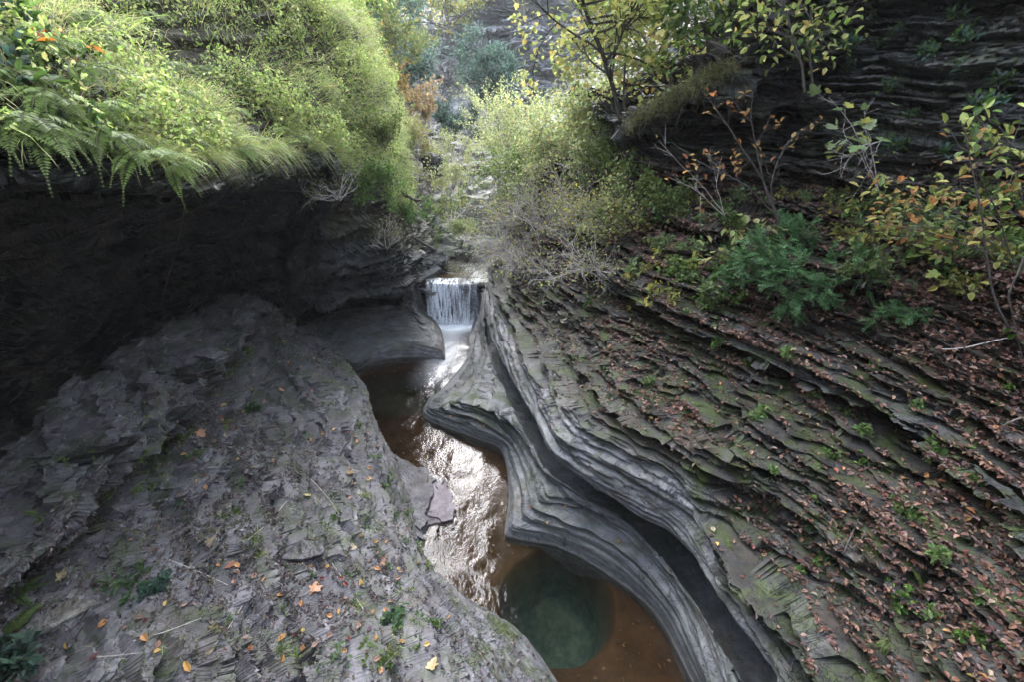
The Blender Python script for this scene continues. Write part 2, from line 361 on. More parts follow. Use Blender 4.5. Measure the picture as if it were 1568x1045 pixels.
lip = {10: Yd(1130, 98, 7.0), 11: Yd(1065, 128, 7.4), 12: Yd(1000, 165, 7.9), 13: Yd(957, 192, 8.6), 14: Yd(930, 175, 9.4), 15: Yd(900, 150, 10.8), 16: Yd(870, 140, 11.8)}
for k in range(K):
    if k <= 9:
        S8b[k] = S8[k]+out[k]*.12+up*1.4; S9[k] = S8[k]+out[k]*.3+up*3.2; S10[k] = S8[k]+out[k]*.55+up*6.0; S11[k] = S8[k]+out[k]*1.2+up*10.5
    else:
        S9[k] = lip[k]
        S8b[k] = (S8[k]*.4+S9[k]*.6)+out[k]*(.55 if k < 14 else .1)
        S10[k] = S9[k]+out[k]*1.3+up*.25; S11[k] = S9[k]+out[k]*6+up*4.5
S9[9] = (S9[9]+S9[10])/2+up*1.2
wl = np.interp(np.arange(K), [0, 2, 4, 8, 11, 13], [.6, .9, 1, 1, .5, 0])[:, None]
S5u = S5-up*.10+out*.20*wl; S5 = S5-out*.10*wl+up*.02
R4b = R4+inn*.13*np.minimum(dep*2.2, 1)[:, None]-up*(.85*dep)[:, None]
RC = [R0, R1, R2, R3, R4, R4b, R5, R6, R7, R8, S3, S4, S5u, S5, S6, S7, S8, S8b, S9, S10, S11]
def amp_grid(tr, tc, per_rail):
    a = np.interp(tr, np.arange(len(per_rail)), per_rail)
    return np.repeat(a[:, None], len(tc), 1)
def step_for(C, base):               # finer where nearer
    C = np.asarray(C); d = np.linalg.norm(C-np.array([0, 0, H]), axis=2)
    r = np.percentile(np.minimum(d[:-1], d[1:]), 30, axis=1); c = np.percentile(np.minimum(d[:, :-1], d[:, 1:]), 30, axis=0)
    return base*r, base*c
rs, cs = step_for(RC, .0028)
rs[9:15] *= .62; rs[5:8] *= 2; cs[0] *= 3
G, tr, tc = loft(RC, rs*.8, cs*1.0); tr = np.interp(tr, [0, 4, 5, 6, 20], [0, 4, 4.5, 5, 19])
Gb = blur(G, 3, 2)
N = grid_normals(Gb)
cen = np.array([-1.5, 4, 7.0])
if np.mean(np.sum(N*(cen-G), 2)) < 0: N = -N
#            R0  R1   R2   R3   R4   R5   R6   R7   R8   S3   S4   S5   S6   S7   S8   S8b  S9   S10  S11
amp = amp_grid(tr, tc, [.005, .006, .014, .026, .030, .03, .04, .045, .08, .11, .11, .10, .11, .12, .13, .2, .30, .30, .28, .28])
kk = tc
cols = np.interp(kk, [0, 6, 10, 12, 17], [1, 1, 1, .9, .8])[None, :]
# the ledged tongue between the two pools carries bolder ledges
tong = np.exp(-((kk-9.6)/1.4)**2)[None, :]*np.exp(-((tr-3.0)/1.1)**2)[:, None]
amp = amp*cols+.045*tong
polish = np.interp(tr, [0, 6.6, 7.2, 8.0, 8.6], [1, 1, .75, .45, 0])[:, None]*np.interp(kk, [0, 11, 13, 15], [1, 1, .8, .3])[None, :]
moss = np.interp(tr, [0, 3, 7, 8.5, 10, 14, 15, 20], [.1, .5, .35, .9, 1, 1, .9, .5])[:, None]+0*kk[None, :]+.6*tong
soil = np.interp(tr, [0, 12.6, 13.3, 14, 14.6, 15.2, 17, 17.6], [0, 0, .35, .95, .9, .1, 0, 0])[:, None]+0*kk[None, :]
soil = np.maximum(soil, (np.interp(tr, [16.9, 17.2], [0, 1])[:, None]*np.interp(kk, [9.4, 10.2], [0, 1])[None, :]))
rnoise = vn(G[..., 0]*.8, G[..., 1]*.8, G[..., 2]*.8, 77)
amp = amp*(1+.35*rnoise)
rg = np.interp(tr, [0, 7, 8.5], [.6, .8, 1])[:, None]+0*amp
D = strata(G, N, amp, seed=5, f1=.8, f2=3.6, warp=.05, rough=rg, sharp=4.5)
tk = np.interp(tr, [0, 7.0, 7.8, 8.6, 13.5, 15, 16, 20], [0, 0, .35, 1, 1, .8, .5, .5])[:, None]*np.interp(kk, [0, 13, 16, 17], [1, 1, .8, .7])[None, :]
D = terrace(D, N, tk, seed=15, rg=.42, lean=1.35)
tw = np.interp(tr, [1.2, 1.8, 3.6, 4.2, 6.9, 7.4, 8.2], [0, .5, .5, 0, 0, .35, .35])[:, None]*np.interp(tr, [8.2, 8.8], [1, 0])[:, None]+0*kk[None, :]
D = terrace(D, N, np.clip(tw+.35*tong, 0, .85), B=TER, seed=19, warp=.10, rg=.35, lean=1.1)
D = terrace(D, N, np.maximum(tk*.55, tw*.5), B=THIN, seed=17, lean=1.4, rg=.5)
pale = np.exp(-((tr-12.0)/.55)**2)[:, None]*np.clip(.2+1.4*vn(G[..., 0]*1.2, G[..., 1]*1.2, 0, 88), 0, 1)*np.interp(kk, [0, 2, 8, 10], [.3, 1, 1, 0])[None, :]
polish = np.maximum(polish, pale*.7)
# big ledge with a shadow gap under it across the upper slope
RG, RN, RTR, RTC = D, N, tr, tc
ssp = int(np.searchsorted(tr, 8.0)); vsp = int(np.searchsorted(tr, 15.0))
for nm, a, b, mt in (('sculpted_rock', 0, ssp+1, 'bench'), ('rock_slope', ssp, vsp+1, 'shale'), ('right_cliff', vsp, len(tr), 'cliff')):
    o = grid_obj(nm, D[a:b], M[mt], smooth=(nm == 'sculpted_rock'), attrs={'polish': polish[a:b], 'moss': moss[a:b], 'soil': soil[a:b]}, flip=True)
    tag(o, kind='structure')
add_surf(D, 3)
# ================================================================== LEFT SIDE
L = {}
L['W'] = [(930, 1170), (852, 1045), (790, 968), (725, 928), (668, 888), (642, 838), (636, 785), (612, 722), (580, 672), None, None, None, None, (546, 578), (580, 563), (640, 556), (682, 552), (678, 515), (657, 482), (645, 440, .85), (676, 412, 1.05)]
L['L1'] = [(820, 1170, .5), (775, 1045, .5), (735, 980, .5), (692, 928, .45), (650, 880, .4), (628, 830, .4), (612, 775, .45), (592, 700, .55), (575, 650, .65), (562, 605, .8), (540, 572, .9), (505, 538, .95), (460, 503, 1.0), (545, 558, .25), (570, 538, .27), (620, 526, .27), (672, 530, .25), (668, 505, .3), (648, 478, .35), (640, 436, 1.0), (672, 408, 1.15)]
L['L2'] = [(700, 1170, .95), (690, 1045, .9), (672, 975, .9), (645, 920, .85), (615, 870, .8), (590, 815, .8), (570, 755, .85), (550, 690, .95), (540, 640, 1.0), (530, 600, 1.0), (510, 570, 1.05), (480, 540, 1.1), (445, 503, 1.1), (510, 545, .42), (545, 520, .37), (600, 508, .34), (650, 512, .32), (655, 498, .4), (640, 470, .5), (636, 433, 1.05), (662, 403, 1.3)]
L['L3'] = [(450, 1170, 1.45), (470, 1045, 1.45), (480, 960, 1.4), (480, 890, 1.35), (470, 840, 1.35), (465, 785, 1.3), (460, 725, 1.3), (455, 665, 1.3), (450, 620, 1.3), (445, 585, 1.3), (438, 555, 1.3), (430, 530, 1.3), (420, 500, 1.3), (480, 525, .62), (530, 500, .52), (590, 492, .46), (632, 485, .45), (635, 478, .55), (632, 460, .7), (633, 430, 1.1), (655, 398, 1.4)]
L['L4'] = [(130, 1170, 2.0), (200, 1045, 2), (240, 955, 1.95), (265, 880, 1.9), (285, 820, 1.9), (305, 765, 1.85), (325, 705, 1.8), (345, 650, 1.75), (365, 605, 1.7), (378, 570, 1.65), (388, 545, 1.6), (396, 520, 1.6), (402, 495, 1.55)]
L['L5'] = [(-150, 1170, 2.45), (-60, 1045, 2.45), (0, 930, 2.4), (60, 860, 2.35), (120, 790, 2.3), (180, 720, 2.25), (235, 675, 2.2), (285, 625, 2.1), (320, 590, 2.0), (345, 555, 1.9), (362, 530, 1.85), (378, 508, 1.8), (392, 485, 1.75)]
L['L5b'] = [(-160, 1090, 2.6), (-80, 985, 2.6), (-10, 885, 2.58), (55, 818, 2.53), (115, 752, 2.48), (178, 682, 2.43), (228, 642, 2.36), (280, 600, 2.26), (316, 568, 2.15), (342, 535, 2.02), (360, 512, 1.95), (376, 493, 1.9), (391, 474, 1.85)]
L['L6'] = [(-200, 980, 2.9), (-110, 880, 2.9), (-60, 800, 2.85), (0, 745, 2.8), (60, 690, 2.75), (120, 632, 2.7), (170, 590, 2.6), (225, 550, 2.5), (270, 520, 2.4), (310, 495, 2.2), (340, 475, 2.1), (362, 462, 2.05), (385, 450, 2.0)]
lipL = [np.array([-2.4, .2, 5.4]), np.array([-2.8, 1.6, 5.35]), np.array([-3.3, 2.9, 5.3]), Z(0, 262, 5.33), Z(60, 266, 5.33), Z(120, 274, 5.23), Z(180, 288, 5.12), Z(235, 295, 5.03), Z(300, 290, 4.93), Z(360, 275, 4.83), Z(420, 265, 4.7), Z(470, 258, 4.6), Z(515, 256, 4.5),  # off-frame near lip pulled out over the bench to darken it
        Yd(499, 466, 8.84), Yd(559, 444, 9.6), Yd(604, 440, 9.9), Yd(624, 437, 10.16), Yd(631, 437, 10.5), Yd(635, 432, 10.9), Yd(639, 426, 11.5), Yd(675, 395, 13.0)]
M1 = [Yd(500, 380, 8.7), Yd(560, 385, 9.2), Yd(600, 390, 9.7), Yd(617, 395, 10.0), Yd(624, 395, 10.3), Yd(630, 395, 10.7), Yd(638, 390, 11.4), Yd(670, 370, 13.2)]
M2 = [Yd(512, 300, 8.7), Yd(560, 300, 9.3), Yd(595, 330, 10), Yd(608, 340, 10.4), Yd(618, 345, 10.8), Yd(626, 350, 11.2), Yd(638, 345, 12), Yd(662, 320, 14.0)]
T1 = [Yd(400, 100, 8.2), Yd(470, 130, 9.0), Yd(535, 205, 9.6), Yd(570, 230, 10.2), Yd(595, 255, 11), Yd(606, 270, 11.5), Yd(615, 275, 12), Yd(622, 275, 12.6), Yd(632, 270, 13.6), Yd(655, 250, 16)]
T2 = [Yd(420, -30, 10), Yd(480, 0, 10.8), Yd(535, 60, 11.5), Yd(570, 100, 12.5), Yd(590, 140, 13.5), Yd(600, 160, 14.2), Yd(610, 175, 15), Yd(618, 185, 15.8), Yd(630, 190, 17), Yd(650, 190, 20)]
n = 21
def lr(key):
    a = []
    for p in L[key]:
        a.append(None if p is None else Z(p[0], p[1], p[2] if len(p) > 2 else 0.0))
    return a
W, L1, L2, L3 = lr('W'), lr('L1'), lr('L2'), lr('L3')
for k in (9, 10, 11, 12):
    W[k] = L1[k]+np.array([-.12, .12, 0]); W[k][2] = -.1
W, L1, L2, L3 = map(np.array, (W, L1, L2, L3))
for k in (13, 14, 15): W[k] += np.array([-.12, .22, 0])
inL = np.array([[-1, .12, 0]]*12+[[-.93, .3, 0]]+[[-.6, .8, 0]]*8, float)
inL[18:] = [-.8, .6, 0]; inL[16] = inL[17] = [-.7, .7, 0]
def ext(key, f):
    a = [Z(*p) for p in L[key]]
    return np.array(a+[f(k) for k in range(13, n)])
L4 = ext('L4', lambda k: L3[k]+inL[k]*.10+up*.03)
L5 = ext('L5', lambda k: L3[k]+inL[k]*.28+up*.08)
L5b = ext('L5b', lambda k: L3[k]+inL[k]*.36+up*.12)
L5[:13] += inL[:13]*.26-up*.08; L5b[:13] -= inL[:13]*.15-up*.05
L6 = ext('L6', lambda k: L3[k]+inL[k]*.42+up*.16)
LIP = np.array(lipL)
sc = np.array([1.0]*9+[.9, .75, .5, .22]+[.8, .7, .6, .45, .35, .3, .15, .1])
L7 = np.array([L6[k]+(inL[k]*.75+up*.25)*sc[k] for k in range(n)])
L8 = np.array([(L6[k]+LIP[k])/2+inL[k]*(1.25 if k < 13 else .85)*sc[k]+(0 if k > 11 else up*.1) for k in range(n)])
L9 = np.array([LIP[k]+(inL[k]*.75-up*.02)*sc[k] for k in range(n)])
M1a = np.array([LIP[k]+up*.22+inL[k]*.02 for k in range(13)]+[np.array(m) for m in M1])
M2a = np.array([LIP[k]+up*.42+inL[k]*.2 for k in range(13)]+[np.array(m) for m in M2])
T1a = np.array([LIP[k]+up*(1.75+.02*k)+inL[k]*1.7 for k in range(11)]+T1)
T2a = np.array([LIP[k]+up*5.2+inL[k]*5.5 for k in range(11)]+T2)
T3a = np.array([T2a[k]+(up*5+inL[k]*4 if k < 13 else up*3+inL[k]*5) for k in range(n)])
W0 = np.array([W[k]+inL[k]*.04-up*.5 for k in range(n)])
LC = [W0, W, L1, L2, L3, L4, L5, L5b, L6, L7, L8, L9, LIP, M1a, M2a, T1a, T2a, T3a]
LC = [np.concatenate([[a[0]+np.array([-.3, -4.0, 0])], a]) for a in LC]
mids = []
for j, a in enumerate(LC):
    m = (a[13]+a[14])/2
    if j == 12: m = Yd(470, 415, 8.35)
    if j in (10, 11): m = Yd(448, 455+(-12)*(j-10), 8.65)+np.array([-.25, .25, 0])*(1 if j == 11 else 1.3)
    if j == 9: m = Yd(440, 478, 8.9)
    if j == 13: m = Yd(502, 330, 8.5)
    if j == 14: m = Yd(518, 275, 8.55)
    mids.append(m)
LC = [np.concatenate([a[:14], [m], a[14:]]) for a, m in zip(LC, mids)]
rs, cs = step_for(LC, .0028)
rs[13:] *= 2.0
cs[0] *= 3; rs[2:7] *= .75; cs[1:6] *= .8
G, tr, tc = loft(LC, rs*.85, cs*.95); print('left', G.shape)
N = grid_normals(blur(G, 3, 2))
cen = np.array([1.0, 5, 8.0])
w = (tr < 7)
if np.mean(np.sum(N[w]*(cen-G[w]), 2)) < 0: N = -N
#                       W0   W    L1   L2   L3   L4   L5   L5b  L6   L7   L8  L9   LIP M1   M2   T1  T2  T3
amp = amp_grid(tr, tc, [.02, .04, .07, .09, .11, .13, .14, .17, .18, .17, .14, .12, .12, .12, .08, .12, .2, .3])
far = np.interp(tc, [0, 13.6, 14.8, 23], [0, 0, 1, 1])[None, :]        # potholed ledge and buttress beyond the bench
amp = amp*(1-far*np.interp(tr, [0, 4, 8, 11, 12, 13, 14], [.75, .8, .55, .3, .1, .05, 0])[:, None])
smoothL = np.interp(tc, [0, 2.2, 3.4, 4.5], [.75, .75, .4, 0])[None, :]*np.interp(tr, [0, 1.5, 2.6, 3.2], [1, 1, .7, 0])[:, None]
amp = amp*(1-.75*smoothL)
polish = np.maximum(smoothL*.8, far*np.interp(tr, [0, 1.6, 2.1, 5, 7], [.1, .25, .9, .8, 0])[:, None])  # lower polish on the pothole wall paints in its shade
moss = (np.interp(tr, [0, 1.5, 3, 7, 9, 12, 18], [.3, .9, .6, .8, .4, .5, 1])[:, None])*(1-.4*far)+.35*smoothL
soil = np.interp(tr, [0, 13.4, 14, 18], [0, 0, 1, 1])[:, None]+0*far
soil = np.maximum(soil, .55*np.exp(-((tr-6.3)/.5)**2)[:, None]*(1-far))
amp = amp*(1+1.0*far*np.interp(tr, [10.5, 12, 14, 15], [0, 1, 1, 0])[:, None])
amp = amp*(1+.4*vn(G[..., 0]*.9, G[..., 1]*.9, G[..., 2]*.9, 78))
D = strata(G, N, amp, seed=31, f1=.9, f2=4.2, sharp=4.5, warp=.06, dip=(.10, -.05), rough=1.2, notch=np.interp(tr, [0, 6, 8], [.12, .2, .45])[:, None])
tk = np.interp(tr, [0, 1.5, 2.5, 8.5, 9.2, 11, 13, 14], [.1, .25, .55, .7, .2, .2, .5, 0])[:, None]*(1-.55*far)*(1-smoothL)
D = terrace(D, N, tk, seed=35, warp=.08, dip=(.10, -.05), rg=.55)
D = terrace(D, N, tk*.5, B=THIN, seed=37, warp=.05, dip=(.10, -.05), rg=.6)
polish = np.maximum(polish, .30*far*np.interp(tr, [8, 10, 14], [0, 1, 1])[:, None])  # buttress lightened again, as it lies outside the cave's painted shade
a1 = int(np.searchsorted(tr, 8.3)); a2 = int(np.searchsorted(tr, 13.2))
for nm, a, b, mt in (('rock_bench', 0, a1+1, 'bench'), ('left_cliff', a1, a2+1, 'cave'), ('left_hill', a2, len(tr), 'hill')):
    o = grid_obj(nm, D[a:b], M[mt], attrs={'polish': polish[a:b], 'moss': moss[a:b], 'soil': soil[a:b]})
    tag(o, kind='structure')
add_surf(D, 3)
LG, LN, LTR, LTC = D, N, tr, tc
# ================================================================== UPSTREAM LEDGES (dry cascade above the fall)
rows = [((640, 440), (745, 440), 11.62), ((640, 425), (745, 425), 12.0), ((635, 410), (745, 408), 13.0), ((630, 396), (748, 395), 13.7), ((610, 370), (770, 365), 14.3),
        ((600, 330), (790, 325), 15.4), ((595, 295), (800, 290), 17), ((590, 255), (810, 255), 19.5), ((590, 228), (820, 228), 22.5), ((585, 205), (820, 205), 27), ((560, 190), (840, 190), 33), ((540, 180), (860, 180), 40)]
CC = []
for i, (a, b, y) in enumerate(rows):
    CC.append([Yd(a[0]+(b[0]-a[0])*s, a[1]+(b[1]-a[1])*s, y) for s in np.linspace(-.15, 1.15, 8)])
CC = np.array(CC)
CC[0, :, 2] = .3; CC[1, :, 2] = 1.0; CC[2, 2:6, 2] = .85; CC[3, :, 2] = 1.25
rs, cs = step_for(CC, .003)
G, tr, tc = loft(CC, rs*.8, cs*1.5)
zz = G[..., 2]+.28*vn(G[..., 0]*.9, G[..., 1]*.55, 0, 91)+.14*np.tanh(3*vn(G[..., 0]*2.2, G[..., 1]*1.6, 0, 92))+.04*vn(G[..., 0]*8, G[..., 1]*6, 0, 93)
hh = .17; fr = zz/hh-np.floor(zz/hh)
T = (np.floor(zz/hh)+np.clip((fr-.80)/.2, 0, 1)**1.0)*hh
wgt = np.interp(tr, [0, 1.3, 3, 4], [0, 0, .6, 1])[:, None]
G[..., 2] = G[..., 2]*(1-wgt)+T*wgt
N = grid_normals(blur(G, 2, 1)); N = N*np.sign(N[..., 2:3].mean())
D = strata(G, N, np.float64(.10)+0*zz, seed=61, f1=1.2, f2=4)
o = grid_obj('cascade_ledges', D, M['ledge'], attrs={'polish': 0*zz, 'moss': .9+0*zz, 'soil': 0*zz}); tag(o, kind='structure')
add_surf(D, 3)
# ================================================================== FAR HILLS AND CLIFFS
def hill(name, rows, step, amp_, seed, matn, soil_=0.0, moss_=.7, f1=.4):
    C = np.array([[np.array(p, float) if len(p) == 3 and isinstance(p, np.ndarray) else Yd(*p) for p in r] for r in rows])
    rs, cs = step_for(C, step)
    G, tr, tc = loft(C, rs, cs*1.3)
    N = grid_normals(blur(G, 2, 1))
    if np.mean(np.sum(N*(np.array([0, 0, H])-G), 2)) < 0: N = -N
    D = strata(G, N, amp_+0*G[..., 0], seed=seed, f1=f1, f2=f1*4, warp=.2)
    z = 0*G[..., 0]
    o = grid_obj(name, D, M[matn], attrs={'polish': z, 'moss': z+moss_, 'soil': z+soil_}); tag(o, kind='structure')
    add_surf(D, 2)
    return D
# head of the gorge: dark hollow, pale cliff right of it
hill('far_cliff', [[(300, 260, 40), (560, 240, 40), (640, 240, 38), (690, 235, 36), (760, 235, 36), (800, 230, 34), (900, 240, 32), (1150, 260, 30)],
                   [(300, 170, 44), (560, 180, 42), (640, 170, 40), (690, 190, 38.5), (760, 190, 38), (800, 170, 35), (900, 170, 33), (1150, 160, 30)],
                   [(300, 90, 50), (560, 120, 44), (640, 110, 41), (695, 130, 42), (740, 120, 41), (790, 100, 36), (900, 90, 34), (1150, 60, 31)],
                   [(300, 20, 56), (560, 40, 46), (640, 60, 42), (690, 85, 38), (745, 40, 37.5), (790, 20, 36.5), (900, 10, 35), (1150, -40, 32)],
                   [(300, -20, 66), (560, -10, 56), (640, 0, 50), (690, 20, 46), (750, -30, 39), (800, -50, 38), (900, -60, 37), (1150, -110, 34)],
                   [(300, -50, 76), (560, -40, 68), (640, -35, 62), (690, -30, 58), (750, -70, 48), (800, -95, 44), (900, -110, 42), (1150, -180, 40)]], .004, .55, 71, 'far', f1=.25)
hill('left_valley_side', [[(560, 250, 18), (600, 235, 20), (630, 215, 24), (650, 205, 30)],
                     [(500, 110, 17), (545, 120, 20), (600, 140, 24), (635, 165, 32)],
                     [(430, -40, 19), (505, -20, 22), (580, 40, 27), (630, 110, 36)],
                     [(300, -220, 24), (440, -180, 28), (540, -70, 34), (600, 20, 44)]], .006, .3, 73, 'hill', soil_=.2)
# unseen cliff added behind the viewer to block low sky and darken facing rock
hill('sky_blocking_cliff', [[np.array((x, y, z)) for x, y, z in r] for r in (
    [(-9, -3, -1), (-6, -8, -1), (-1, -11, -1), (5, -9, -1), (9, -3, -1)], [(-9, -3.5, 5), (-6.3, -8.5, 5), (-1, -11.6, 5), (5.3, -9.4, 5), (9, -3.5, 5)],
    [(-9.5, -3.6, 10), (-6.8, -9, 10), (-1, -12.2, 10), (5.8, -10, 10), (9.5, -3.6, 10)], [(-10, -4, 16), (-7.2, -9.6, 16), (-1, -13, 16), (6.2, -10.6, 16), (10, -4, 16)])], .02, .4, 75, 'cliff')
hill('right_valley_side', [[(760, 300, 14), (760, 260, 17), (755, 235, 21), (745, 215, 27)],
                      [(860, 200, 15), (850, 190, 18), (830, 180, 22), (790, 180, 29)],
                      [(1000, 90, 17), (960, 100, 20), (910, 120, 24), (860, 130, 32)],
                      [(1200, -60, 21), (1120, -40, 24), (1060, -10, 29), (980, 20, 37)],
                      [(1420, -260, 30), (1320, -220, 33), (1220, -160, 40), (1100, -110, 48)]], .006, .3, 74, 'hill', soil_=.2)
# ================================================================== STREAM BED AND WATER
def xy(u, v, z=0): p = Z(u, v, z); return p[0], p[1]
nx, ny = 420, 560
X, Y = np.meshgrid(np.linspace(-7, 4.5, nx), np.linspace(-2.5, 11.75, ny))
p0 = xy(850, 912); p1 = xy(612, 588)
def hole(px, py, rx, ry, cx, cy):
    r = np.sqrt(((px-cx)/rx)**2+((py-cy)/ry)**2)
    return r
wob = .10*vn(X*1.5, Y*1.5, 0, 5)
r0 = hole(X, Y, .68, .72, *p0)+wob; r1 = hole(X, Y, 1.0, .75, *p1)+wob
d = -.16-.07*vn(X*.8, Y*.8, 0, 6)-.02*vn(X*5, Y*5, 0, 8)
s0 = np.clip((1.12-r0)/.42, 0, 1); s0 = s0*s0*(3-2*s0); s1 = np.clip((1.15-r1)/.5, 0, 1); s1 = s1*s1*(3-2*s1)
d = d-s0*(.75+.5*np.clip(1-r0, 0, 1)+.12*vn(X*3, Y*3, 0, 9))-s1*.5
g0 = np.clip((1.10-r0)/.26, 0, 1)**1.2; g1 = np.clip((1.08-r1)/.2, 0, 1)
o = grid_obj('stream_bed', np.stack([X, Y, d], -1), M['bed'], smooth=True, attrs={'depth_tint': np.maximum(g0, g1*.4)}, flip=False)
tag(o, kind='structure')
nx, ny = 230, 290
X, Y = np.meshgrid(np.linspace(-6.5, 4.2, nx), np.linspace(-2.0, 11.72, ny))
# chop follows the current: strong below the fall and through the narrows, still in the near pool
path = np.array([xy(690, 490), xy(690, 540), xy(660, 590), xy(640, 640), xy(690, 700), xy(712, 760), xy(700, 830), xy(718, 890), xy(752, 945)])
dist = np.full(X.shape, 9.0); par = np.zeros(X.shape)
for i in range(len(path)-1):
    a, b = path[i], path[i+1]; ab = np.subtract(b, a); L2_ = ab@ab
    t = np.clip(((X-a[0])*ab[0]+(Y-a[1])*ab[1])/L2_, 0, 1)
    dd = np.hypot(X-a[0]-t*ab[0], Y-a[1]-t*ab[1])
    sel = dd < dist; dist = np.where(sel, dd, dist); par = np.where(sel, i+t, par)
wid = np.interp(par, range(9), [1.2, .55, .9, .95, .62, .62, .62, .56, .36])
rip = .85*np.clip(1.25-dist/wid, 0, 1)**.8*np.interp(par, range(9), [1.3, 1.2, .8, .8, .75, .8, .95, .9, .8])
fb = xy(690, 492)
foam = np.exp(-(((X-fb[0])/.80)**2+((Y-fb[1]+.08)/.34)**2))*2.2+.40*np.exp(-((dist)/.35)**2)*np.interp(par, [0, .8, 1.6, 2.2], [1, .8, .6, 0])
Zw = .012*np.clip(rip, 0, 1)*vn(X*6, Y*5, 0, 15)+.03*np.clip(foam, 0, 1)*vn(X*9, Y*9, 0, 16)
o = grid_obj('stream_water', np.stack([X, Y, Zw], -1), M['water'], smooth=True, attrs={'rip': np.clip(rip, 0, 1.3), 'foam': np.clip(foam, 0, 1)})
tag(o, kind='structure')
# upper pool behind the lip of the fall
X, Y = np.meshgrid(np.linspace(-2.9, -.2, 60), np.linspace(11.62, 13.9, 50))
o = grid_obj('upper_pool_water', np.stack([X, Y, 1.06+0*X], -1), M['water'], smooth=True, attrs={'rip': .15+0*X, 'foam': 0*X}); tag(o, kind='structure')
X, Y = np.meshgrid(np.linspace(-2.9, -.2, 60), np.linspace(11.60, 14.2, 50))
o = grid_obj('upper_pool_bed', np.stack([X, Y, .93+.03*vn(X*3, Y*3, 0, 3)-.25*np.clip((Y-12.6)/.8, 0, 1)], -1), M['bed'], smooth=True, attrs={'depth_tint': np.clip((Y-12.7)/.3, 0, 1)}); tag(o, kind='structure')
# rock sill under the fall
xs = np.linspace(-2.75, -.35, 120); zs = np.linspace(-.3, 1.04, 70)
X, Zz = np.meshgrid(xs, zs)
Yf = 11.62+.10*(1.04-Zz)*0-.10*np.clip((.92-Zz)/.2, 0, 1)*0+.05*vn(X*1.2, Zz*4, 0, 4)+.22*np.clip((Zz-1.0)/.04, 0, 1)-.12*np.clip((.35-Zz)/.4, 0, 1)
G = np.stack([X, Yf, Zz], -1)
N = np.zeros_like(G); N[..., 1] = -1
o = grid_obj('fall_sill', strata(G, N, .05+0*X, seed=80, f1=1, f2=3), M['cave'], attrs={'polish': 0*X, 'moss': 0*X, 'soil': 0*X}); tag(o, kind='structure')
# ------------------------------------------------------------------ ray hits on the terrain
vs, fs, off = [], [], 0
for v, f in SURF:
    vs.append(v); fs.append(f+off); off += len(v)
BV = BVHTree.FromPolygons([Vector(x) for x in np.concatenate(vs)], [tuple(int(i) for i in x) for x in np.concatenate(fs)])
CAMP = Vector((0, 0, H))
def hit(u, v):
    d = Vector(ray(u, v)).normalized()
    loc, nor, idx, dist = BV.ray_cast(CAMP, d)
    if loc is None: return None, None, None
    if nor.dot(d) > 0: nor = -nor
    return np.array(loc), np.array(nor), dist
# ================================================================== PLANT BUILDERS
def nrm(a):
    a = np.asarray(a, float); l = np.linalg.norm(a, axis=-1, keepdims=True); return a/np.where(l < 1e-9, 1, l)
class MB:
    def __init__(s): s.V, s.F, s.C, s.n = [], {}, [], 0
    def add(s, V, F, C):
        V = np.asarray(V, float).reshape(-1, 3); C = np.asarray(C, float)
        if C.ndim == 1: C = np.repeat(C[None], len(V), 0)
        for f in F:
            s.F.setdefault(f.shape[1], []).append(f+s.n)
        s.V.append(V); s.C.append(C); s.n += len(V)
    def mesh(s, name, smooth=False):
        return mesh_from(name, np.concatenate(s.V), [np.concatenate(f) for f in s.F.values()], col=np.concatenate(s.C), smooth=smooth)
    def build(s, name, mat, parent=None, smooth=False):
        return link(name, s.mesh(name, smooth), mat, parent) if s.n else None
OVAL = np.array([[0, 0, 0], [.5, .32, .12], [.38, .72, .10], [0, 1, -.12], [-.38, .72, .10], [-.5, .32, .12]])
OVF = [np.array([[0, 1, 2, 3], [0, 3, 4, 5]])]
SLIM = np.array([[0, 0, 0], [.5, .45, .06], [0, 1, -.1], [-.5, .45, .06]]); SLF = [np.array([[0, 1, 2, 3]])]
_m = [(0, .06), (.24, .0), (.47, .10), (.36, .27), (.60, .50), (.45, .55), (.30, .50), (.25, .76), (0, 1.0)]
MAPLE = np.array([[x, y, .10*abs(x)-.12*y*y] for x, y in _m]+[[-x, y, .10*abs(x)-.12*y*y] for x, y in _m[-2:0:-1]])
MPF = [np.array([list(range(0, 9))]), np.array([[0]+list(range(8, 16))])]
def leaves(mb, P, D, Nn, L, W, C, shape='oval'):
    P = np.asarray(P, float); n = len(P)
    if n == 0: return
    D = nrm(D); X = nrm(np.cross(D, Nn)); Nn = np.cross(X, D)
    T, Fs = {'oval': (OVAL, OVF), 'slim': (SLIM, SLF), 'maple': (MAPLE, MPF)}[shape]
    L = np.broadcast_to(L, n)[:, None, None]; W = np.broadcast_to(W, n)[:, None, None]
    V = P[:, None]+X[:, None]*T[None, :, 0:1]*W+D[:, None]*T[None, :, 1:2]*L+Nn[:, None]*T[None, :, 2:3]*L
    k = len(T); off = np.arange(n)*k
    mb.add(V, [(f[None]+off[:, None, None]).reshape(-1, f.shape[1]) for f in Fs], np.repeat(np.broadcast_to(C, (n, 3)), k, 0))
def pal(n, cols, wts=None, var=.18, r=None):
    r = r or RNG
    i = r.choice(len(cols), n, p=None if wts is None else np.array(wts)/sum(wts))
    c = np.array(cols)[i]
    return np.clip(c*(1+var*r.standard_normal((n, 1)))*(1+.06*r.standard_normal((n, 3))), .004, .9)
